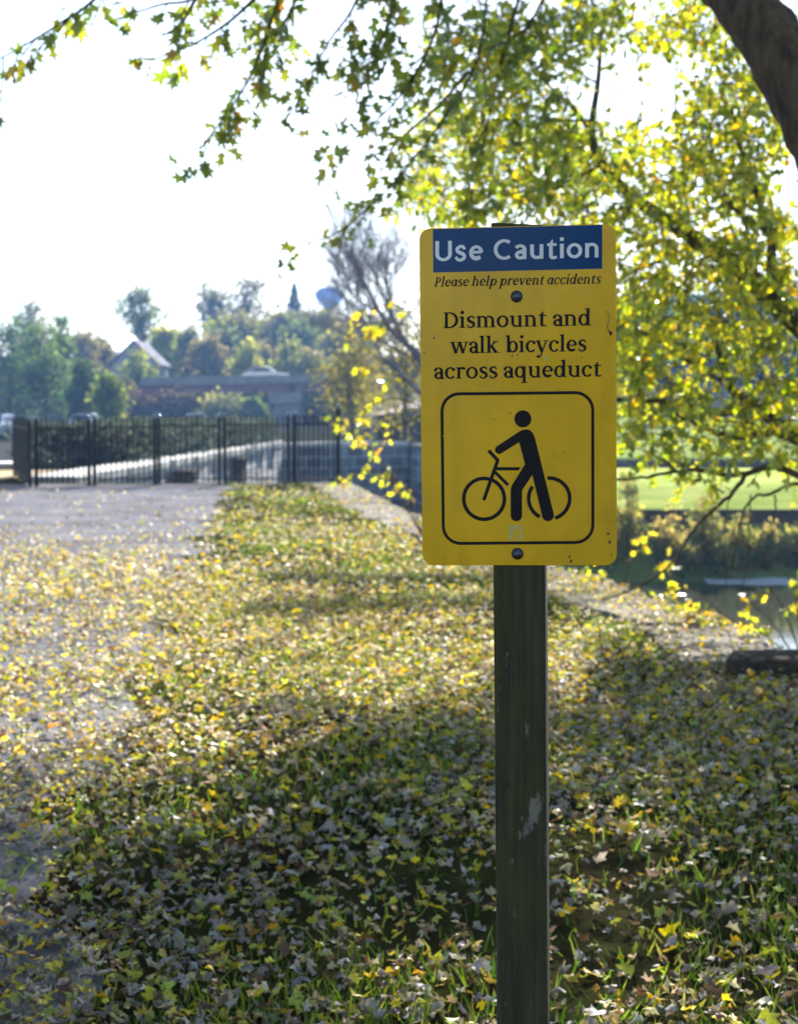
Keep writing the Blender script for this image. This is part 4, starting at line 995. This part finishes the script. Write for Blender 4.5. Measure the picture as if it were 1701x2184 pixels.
# ------------------------------------------------------------------ cars
def car(loc, rz, label, paintm, name='parked_car'):
    root = empty(name, loc, (0, 0, rz)); tag(root, label, 'car')
    prof = [(-2.15, .35), (-2.2, .7), (-2.05, .92), (-1.3, .98), (2.0 - .5, .95), (2.15, .82), (2.2, .55), (2.12, .32)]
    cab = [(-1.75, .96), (-1.2, 1.42), (.25, 1.45), (1.0, .97)]
    def ext(poly, w0, w1, nm, m, par=root):
        mb = MB(); n = len(poly)
        vs = [(x, -w0 if z < 1 else -w1, z) for x, z in poly] + [(x, w0 if z < 1 else w1, z) for x, z in poly]
        mb.add(vs, [tuple(range(n))[::-1], tuple(n+i for i in range(n))] + [(i, (i+1) % n, n+(i+1) % n, n+i) for i in range(n)]); return mb.build(nm, m, par, bevel=.04)
    ext(prof, .86, .86, 'body', paintm); ext(cab, .80, .62, 'cabin', paintm)
    for sgn in (-1, 1):
        mb = MB(); q = [(-1.45, 1.03), (-1.08, 1.36), (.2, 1.38), (.75, 1.03)]
        mb.add([(x, sgn*(.81 - (z-.97)*.4), z) for x, z in q], [(0, 1, 2, 3) if sgn < 0 else (3, 2, 1, 0)]); mb.build('window', M_dark, root)
    for x0, z0, x1, z1, nm in ((.98, 1.0, .32, 1.41, 'windscreen'), (-1.71, 1.01, -1.24, 1.4, 'rear_window')):
        s = .02 if x0 > 0 else -.02; mb = MB(); mb.add([(x0+s, -.68, z0+.01), (x0+s, .68, z0+.01), (x1+s, .56, z1+.01), (x1+s, -.56, z1+.01)], [(0, 1, 2, 3)]); mb.build(nm, M_dark, root)
    for x in (-1.3, 1.35):
        for sgn in (-1, 1):
            mb = MB(); mb.tube([(x, sgn*.9, .32), (x, sgn*.68, .32)], [.32, .32], 18); w = mb.build('wheel', M_tyre, root)
            mb = MB(); mb.tube([(x, sgn*.905, .32), (x, sgn*.85, .32)], [.19, .19], 12); mb.build('rim', M_cap, w)
    for x, m, nm in ((2.19, M_white, 'headlight'), (-2.2, M_brown, 'tail_light')):
        for sgn in (-1, 1):
            mb = MB(); mb.box(x-.03, x+.03, sgn*.62-.16, sgn*.62+.16, .62, .78); mb.build(nm, m, root)
    return root
def carpaint(name, c): 
    m = simple(name, c, .22, .0, .05, 3); m.node_tree.nodes['Principled BSDF'].inputs['Coat Weight'].default_value = 1; return m
Pw, Pb, Ps = carpaint('white car paint', (.7, .7, .72)), carpaint('pale blue car paint', (.35, .42, .55)), carpaint('silver car paint', (.5, .5, .52))
c = P(560, 795, 169); car((c.x+.3, 169, P(300, 806, 165).z - .35), 0, 'silver car driving across the bridge, its roof above the parapet', Ps, 'driving_car')
for px, Y, rz, lab, m in ((187, 125, 1.45, 'white car parked end on below the left trees behind the fence', Pw), (4, 105, 1.35, 'pale blue car parked at the left edge of the picture', Pb), (417, 128, 1.7, 'white car parked behind the fence right of the round green tree', Pw)):
    c = P(px, 900, Y); car((c.x, Y, terrain(c.x, Y) + .02), rz, lab, m)

# ------------------------------------------------------------------ overhead wires
for i, (a, b) in enumerate((((-60, 405, 90), (760, 655, 240)), ((-60, 455, 90), (760, 690, 240)), ((-60, 525, 90), (760, 715, 240)))):
    A, B = P(*a), P(*b); pts = [A.lerp(B, k/16) - Vector((0, 0, 1.6*4*(k/16)*(1-k/16)*.5)) for k in range(17)]
    mb = MB(); mb.tube(pts, [.016]*17, 4)
    tag(mb.build('overhead_wire', simple('weathered wire', (.06, .06, .065), .9, spec=.05)), ['uppermost', 'middle', 'lowest'][i] + ' of the three thin wires slanting across the pale sky at left', 'wire', 'thin wires across the sky')

# ------------------------------------------------------------------ distant trees
def far_tree(px, top, w, Y, label, pal, kind='dense', name='tree', bottom=.22, leaf=None, n=None, zb=None, group='trees beyond the fence', cat='tree', sq=1.0, lm=None):
    c = P(px, top, Y); x = c.x; z0 = terrain(x, Y) if zb is None else zb; H = c.z - z0; Wd = w*Y/FPX/2
    root = empty(name, (x, Y, z0)); tag(root, label, cat, group)
    tb = MB(); hb = H*bottom; s = max(.004, H*.016)
    lean = random.uniform(-.04, .04)*H
    trunk = [(0, 0, -.3), (lean*.2, 0, hb), (lean*.6, 0, H*.55), (lean, 0, H*.86)]
    tb.tube(trunk, [s*1.4, s*1.1, s*.6, s*.15], 7)
    pal = np.array(pal); parts = []
    if kind == 'conifer':
        k = 26
        for i in range(k):
            t = i/k; z = hb + (H-hb)*t; r = 1.5*Wd*(1-t)**.75*(.55+.6*rng.random()); m = int(110*(1-t)+16)
            a = rng.random(m)*2*np.pi; rr = r*np.sqrt(rng.random(m)); pos = np.stack([rr*np.cos(a), rr*np.sin(a), z - .28*rr + rng.normal(0, H*.012, m)], 1)
            d = np.stack([np.cos(a), np.sin(a), -.45+0*a], 1); parts.append((QUAD, pos, d, rng.normal(0, 1, (m, 3))+[0, 0, 1.], np.full(m, H*.055), np.zeros(m), np.zeros(m), pick(pal, np.ones(len(pal)), m)))
    else:
        ncl = n or (70 if kind == 'dense' else 58); per = 46 if kind == 'dense' else 26; ls = leaf or max(.16, Y*.0019)
        for i in range(ncl):
            u = rng.normal(0, 1, 3); u /= np.linalg.norm(u); r = rng.random()**(.42)
            cz = (H+hb)/2 + u[2]*r*(H-hb)/2; wz = 1 - .35*max(0, u[2])
            ctr = np.array([u[0]*r*Wd*wz*.92, u[1]*r*Wd*wz*.92*sq, cz]) + np.array([lean*cz/H, 0, 0])
            if i % 3 == 0 or kind != 'dense':
                zt = max(hb*.8, cz*.55); tb.tube([(lean*zt/H, 0, zt), tuple((ctr + np.array([0, 0, zt]))/2 + rng.normal(0, Wd*.08, 3)), tuple(ctr)], [s*.5, s*.3, s*.1], 4, False)
            sp_ = Wd*(.24 if kind == 'dense' else .2); m = int(per*rng.uniform(.6, 1.4))
            pos = ctr + rng.normal(0, 1, (m, 3))*np.array([sp_, sp_*sq, sp_*.75]); base = pal[rng.integers(len(pal))]*rng.uniform(.75, 1.3)
            col = np.clip(base*(1+rng.normal(0, .2, (m, 1))), .005, .8)
            parts.append((QUAD, pos, rng.normal(0, 1, (m, 3)), rng.normal(0, 1, (m, 3)), np.clip(rng.normal(ls, ls*.3, m), ls*.4, ls*2), np.zeros(m), np.zeros(m), col))
    tb.build('trunk', M_farbark, root, smooth=True); leaves('crown', parts, lm or M_leaf_far, root, False); return root
DG = [(.03, .06, .03), (.05, .085, .035), (.04, .07, .045)]; MG = [(.07, .11, .03), (.1, .13, .04), (.06, .09, .035)]
YG = [(.16, .19, .04), (.2, .2, .05), (.13, .15, .04)]; BR = [(.12, .1, .05), (.16, .13, .06), (.09, .085, .045)]; GY = [(.1, .11, .09), (.13, .13, .1), (.09, .1, .06)]
FT = [
 (20, 660, 150, 150, 'dark green tree at the left edge behind the fence', DG, 'dense'),
 (95, 690, 130, 145, 'broad dark green tree with a lighter top, second from the left edge', DG + MG, 'dense'),
 (60, 625, 120, 190, 'thin grey tree rising above the dark green trees at far left', GY, 'sparse'),
 (130, 672, 70, 160, 'pointed green tree rising above the broad dark ones at left', MG, 'dense'),
 (172, 765, 84, 135, 'dark rounded tree behind the white parked car', DG, 'dense'),
 (232, 778, 70, 120, 'round light green tree at the right end of the left tree group', MG + YG, 'dense'),
 (175, 700, 90, 200, 'pale brown thin topped tree above the left tree group', BR, 'sparse'),
 (205, 722, 70, 210, 'small olive tree between the left group and the grey house', BR + YG, 'sparse'),
 (306, 612, 126, 205, 'tall airy green tree standing over the pale house', MG + GY, 'sparse'),
 (346, 690, 64, 195, 'yellow green tree in front of the pale house', YG, 'dense'),
 (405, 702, 80, 200, 'olive brown tree above the left half of the bridge', BR + MG, 'dense'),
 (455, 600, 96, 230, 'thin tall tree on the hill, left one of the two over the bridge', GY, 'sparse'),
 (525, 586, 130, 230, 'thin tall tree on the hill, right one of the two over the bridge', GY + BR, 'sparse'),
 (500, 665, 110, 215, 'yellowish rounded tree on the hill over the bridge', YG + BR, 'dense'),
 (440, 720, 90, 190, 'dark brownish tree just above the bridge parapet', BR, 'dense'),
 (530, 728, 70, 182, 'small bright yellow green tree just above the bridge, left of the car', YG, 'dense'),
 (612, 722, 66, 182, 'small bright yellow green tree just above the bridge, right of the car', YG, 'dense'),
 (600, 675, 110, 220, 'brown green tree on the hill left of the water tower', BR + MG, 'dense'),
 (680, 660, 130, 225, 'broad olive tree on the hill below the water tower', BR + YG, 'dense'),
 (650, 745, 110, 178, 'olive tree behind the right part of the bridge', MG + BR, 'dense'),
 (770, 668, 130, 210, 'dark brown tree on the hill right of the water tower', BR, 'dense'),
 (560, 735, 90, 195, 'brown shrubby tree behind the car on the bridge', BR, 'dense'),
 (475, 848, 100, 158, 'pale olive tree under the bridge left of the pier', YG + GY, 'dense'),
 (540, 850, 50, 158, 'green tree under the bridge close to the pier', MG, 'dense'),
 (672, 830, 60, 178, 'green tree under the bridge right of the pier', MG + YG, 'dense'),
 (297, 738, 92, 170, 'thin yellow green tree standing in front of the pale house', YG + MG, 'sparse'),
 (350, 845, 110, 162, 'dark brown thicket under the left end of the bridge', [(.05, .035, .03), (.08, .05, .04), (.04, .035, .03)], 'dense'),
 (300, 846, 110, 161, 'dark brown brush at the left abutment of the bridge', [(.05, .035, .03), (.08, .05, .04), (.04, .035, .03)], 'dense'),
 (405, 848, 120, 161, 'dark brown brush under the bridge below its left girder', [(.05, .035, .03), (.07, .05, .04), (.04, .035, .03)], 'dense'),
 (268, 805, 60, 165, 'low olive tree at the left end of the bridge', BR, 'dense'),
 (375, 715, 90, 212, 'olive green tree between the pale house and the olive brown tree', MG + BR, 'dense'),
 (565, 690, 90, 226, 'brown green tree on the hill between the tall pair and the conifer', BR + MG, 'dense'),
 (640, 690, 90, 212, 'dull green tree on the hill right below the conifer', MG, 'dense'),
 (725, 700, 100, 205, 'dull olive tree on the hill below and right of the water tower', BR + YG, 'dense'),
 (480, 700, 80, 205, 'grey green tree on the hill below the tall pair', GY + MG, 'dense'),
 (862, 655, 230, 88, 'olive yellow tree half hidden by the left edge of the sign', [(.16, .14, .025), (.2, .17, .03), (.09, .085, .025)], 'dense'),
 (750, 700, 150, 96, 'olive yellow tree with spreading crown right of the bridge pier', [(.15, .135, .03), (.2, .16, .035), (.09, .085, .025)], 'dense'),
 (1390, 640, 190, 185, 'blue green tree beyond the upper lawn, right of the sign', DG, 'dense'),
 (1540, 600, 200, 190, 'dark tree beyond the upper lawn behind the thick limb', DG, 'dense'),
 (1680, 620, 190, 185, 'dark tree beyond the upper lawn at the right edge', DG + MG, 'dense'),
 (1370, 830, 110, 140, 'greyish bare topped shrub tree on the upper lawn right of the sign', GY + BR, 'sparse'),
 (1200, 640, 220, 190, 'tall dark tree behind the upper part of the sign', DG + BR, 'dense'),
 (1030, 700, 200, 180, 'brown green tree behind the lower left part of the sign', BR + MG, 'dense'),
]
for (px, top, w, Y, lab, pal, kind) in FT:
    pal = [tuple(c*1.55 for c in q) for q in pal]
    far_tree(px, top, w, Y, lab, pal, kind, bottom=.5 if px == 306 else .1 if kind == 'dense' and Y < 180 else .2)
def added_hedge(pts, wd, label):  # foliage strip added to stand for the shadowed bank behind the fence
    root = empty('added_hedge', (pts[0][0], pts[0][1], 0)); tag(root, label, 'added_hedge'); o = np.array([pts[0][0], pts[0][1], 0]); parts = []; tb = MB()
    for (xa, ya, ha), (xb, yb, hb) in zip(pts, pts[1:]):
        L = math.hypot(xb-xa, yb-ya); k = int(L*650); t = rng.random(k); h = ha + (hb-ha)*t + .07*np.sin(t*L*2.2) + .05*np.sin(t*L*5.1)
        z = h*(1-.98*rng.random(k)**1.1); pos = np.stack([xa+(xb-xa)*t, ya+(yb-ya)*t, z], 1) + rng.normal(0, 1, (k, 3))*np.array([wd, wd, .03]) - o
        pos[:, 2] = np.maximum(pos[:, 2], .03)
        parts.append((QUAD, pos, rng.normal(0, 1, (k, 3)), rng.normal(0, 1, (k, 3)), rng.uniform(.08, .2, k), np.zeros(k), np.zeros(k), pick([(.05, .07, .075), (.06, .075, .07), (.05, .075, .085), (.065, .055, .06)], [4, 2, 3, 1], k)))
        for q in range(int(L/.7)):
            u = (q+.5)*.7/L; b = Vector((xa+(xb-xa)*u, ya+(yb-ya)*u, 0)) - Vector(o); tb.tube([b, b+Vector((.03, 0, .5)), b+Vector((random.uniform(-.1, .1), 0, 1.0))], [.03, .022, .01], 5)
    tb.build('stems', M_farbark, root); leaves('foliage', parts, M_leaf_far, root, False)
hp = lambda px, Y, top: (P(px, 900, Y).x, Y, P(px, top, Y).z)
added_hedge([hp(48, 47, 908), hp(190, 46.6, 904), hp(250, 49, 900), hp(330, 54, 898), hp(420, 61, 897), hp(500, 69, 897), hp(556, 77, 897)], .35, 'long strip of dark foliage added for the shadowed bank behind the iron fence')
far_tree(627, 600, 56, 260, 'dark pointed conifer on the skyline left of the water tower', [(.025, .05, .04), (.035, .06, .045)], 'conifer', 'conifer_tree', .12)

for x, y, h, w, lab in ((-16, -44, 3.1, 300, 'rounded dark shrub tree added unseen behind the camera for the sign reflection, left one'), (-9.5, -46, 3.3, 300, 'rounded dark shrub tree added unseen behind the camera for the sign reflection, middle one'), (-5.4, -43, 6.4, 440, 'taller dark tree added unseen behind the camera for the sign reflection'), (-1, -45, 3.2, 300, 'rounded dark shrub tree added unseen behind the camera for the sign reflection, right one')):
    root = far_tree(850, 700, w, 45, lab, DG + MG, 'dense', 'tree', .06, .22, 90, 0, 'unseen trees added for the sign reflection'); k = h/(P(850, 700, 45).z); root.location = (x, y, 0); root.scale = (1, 1, k)  # unseen trees added behind the camera to darken the sign's reflection
# bare tree: grey violet haze of twigs behind the left edge of the sign
def bare_tree():
    base = P(1005, 900, 60); base.z = -.5; root = empty('bare_tree', base); tag(root, 'large bare tree with a cloud of grey violet twigs left of the sign top', 'tree')
    tb = MB(); tw = MB(); r_ = random.Random(5)
    def grow(p, d, L, r, lev):
        n = 4; pts = [p]
        for i in range(n):
            d = (d + Vector((r_.gauss(0, .13), r_.gauss(0, .13), r_.gauss(.03, .1)))).normalized(); pts.append(pts[-1] + d*L/n)
        (tb if lev < 3 else tw).tube(pts, [r*(1-.5*i/n) for i in range(n+1)], 6 if lev < 2 else 3, False)
        if lev >= 5: return
        k = [4, 4, 5, 6, 6][lev]
        for i in range(k):
            q = pts[r_.choice([1, 2, 2, 3, 3, 4])] if i else pts[-1]
            nd = (d*.75 + Vector((r_.gauss(-.08 if lev < 2 else 0, .55), r_.gauss(0, .5), r_.gauss(.24, .36)))).normalized()
            grow(q, nd, L*r_.uniform(.55, .8), max(.008, r*.52), lev+1)
    grow(Vector((0, 0, 0)), Vector((-.12, 0, 1)), 4.4, .2, 0)
    tb.build('trunk', simple('grey violet bark', (.13, .12, .13), .9), root, smooth=True); tw.build('twigs', simple('grey violet twigs', (.22, .2, .23), .9), root)
bare_tree()

# shrubs along the far bank of the river
SH_ = [(1345, 1000, 70, 47.6, 'tall grassy green shrub on the far bank just right of the sign'), (1420, 1075, 90, 47.4, 'low dense shrub on the far bank under the dark garden wall'), (1500, 1055, 90, 47.5, 'feathery yellow green shrub in the middle of the far bank'), (1580, 1095, 80, 47.3, 'olive shrub on the far bank below the mown lawn'),
       (1640, 1110, 70, 47.4, 'dark olive shrub on the far bank near the right edge'), (1700, 1120, 70, 47.5, 'small shrub on the far bank at the right edge of the picture'), (1300, 1060, 110, 47.3, 'bushy shrub on the far bank partly behind the sign'), (1540, 1150, 70, 47.0, 'low shrub at the waterline in the middle of the far bank'), (1455, 1160, 80, 46.9, 'low shrub at the waterline nearer the sign')]
for px, top, w, Y, lab in SH_:
    far_tree(px, top, w, Y, lab, [(.24, .25, .08), (.34, .33, .1), (.38, .3, .12), (.1, .12, .05)], 'dense', 'shrub', .02, .085, 34, -2.9, 'shrubs along the far riverbank', 'shrub', lm=M_shrub)
# pale strip added in place of sun glints at the far waterline
mb = MB(); vs = []
for i in range(40):
    x = 8.0 + i*.35; vs += [(x, 46.0 + random.uniform(-.25, .25), -2.995), (x, 46.9, -2.93 + random.uniform(-.02, .03))]
mb.add(vs, [(2*i, 2*i+2, 2*i+3, 2*i+1) for i in range(39)]); tag(mb.build('glint_strip', M_pale), kind='structure')

# ------------------------------------------------------------------ haze
HAZE = .00032
if HAZE:
    mb = MB(); mb.box(-900, 900, -60, 1400, -5.3, 75); hz = mb.build('haze', None); tag(hz, kind='stuff')
    m = bpy.data.materials.new('thin air haze'); m.use_nodes = True; n = m.node_tree.nodes; n.clear()
    o = n.new('ShaderNodeOutputMaterial'); v = n.new('ShaderNodeVolumePrincipled'); v.inputs['Color'].default_value = (.28, .52, 1, 1)
    v.inputs['Density'].default_value = HAZE; v.inputs['Anisotropy'].default_value = .35
    m.node_tree.links.new(v.outputs[0], o.inputs['Volume']); hz.data.materials.append(m)
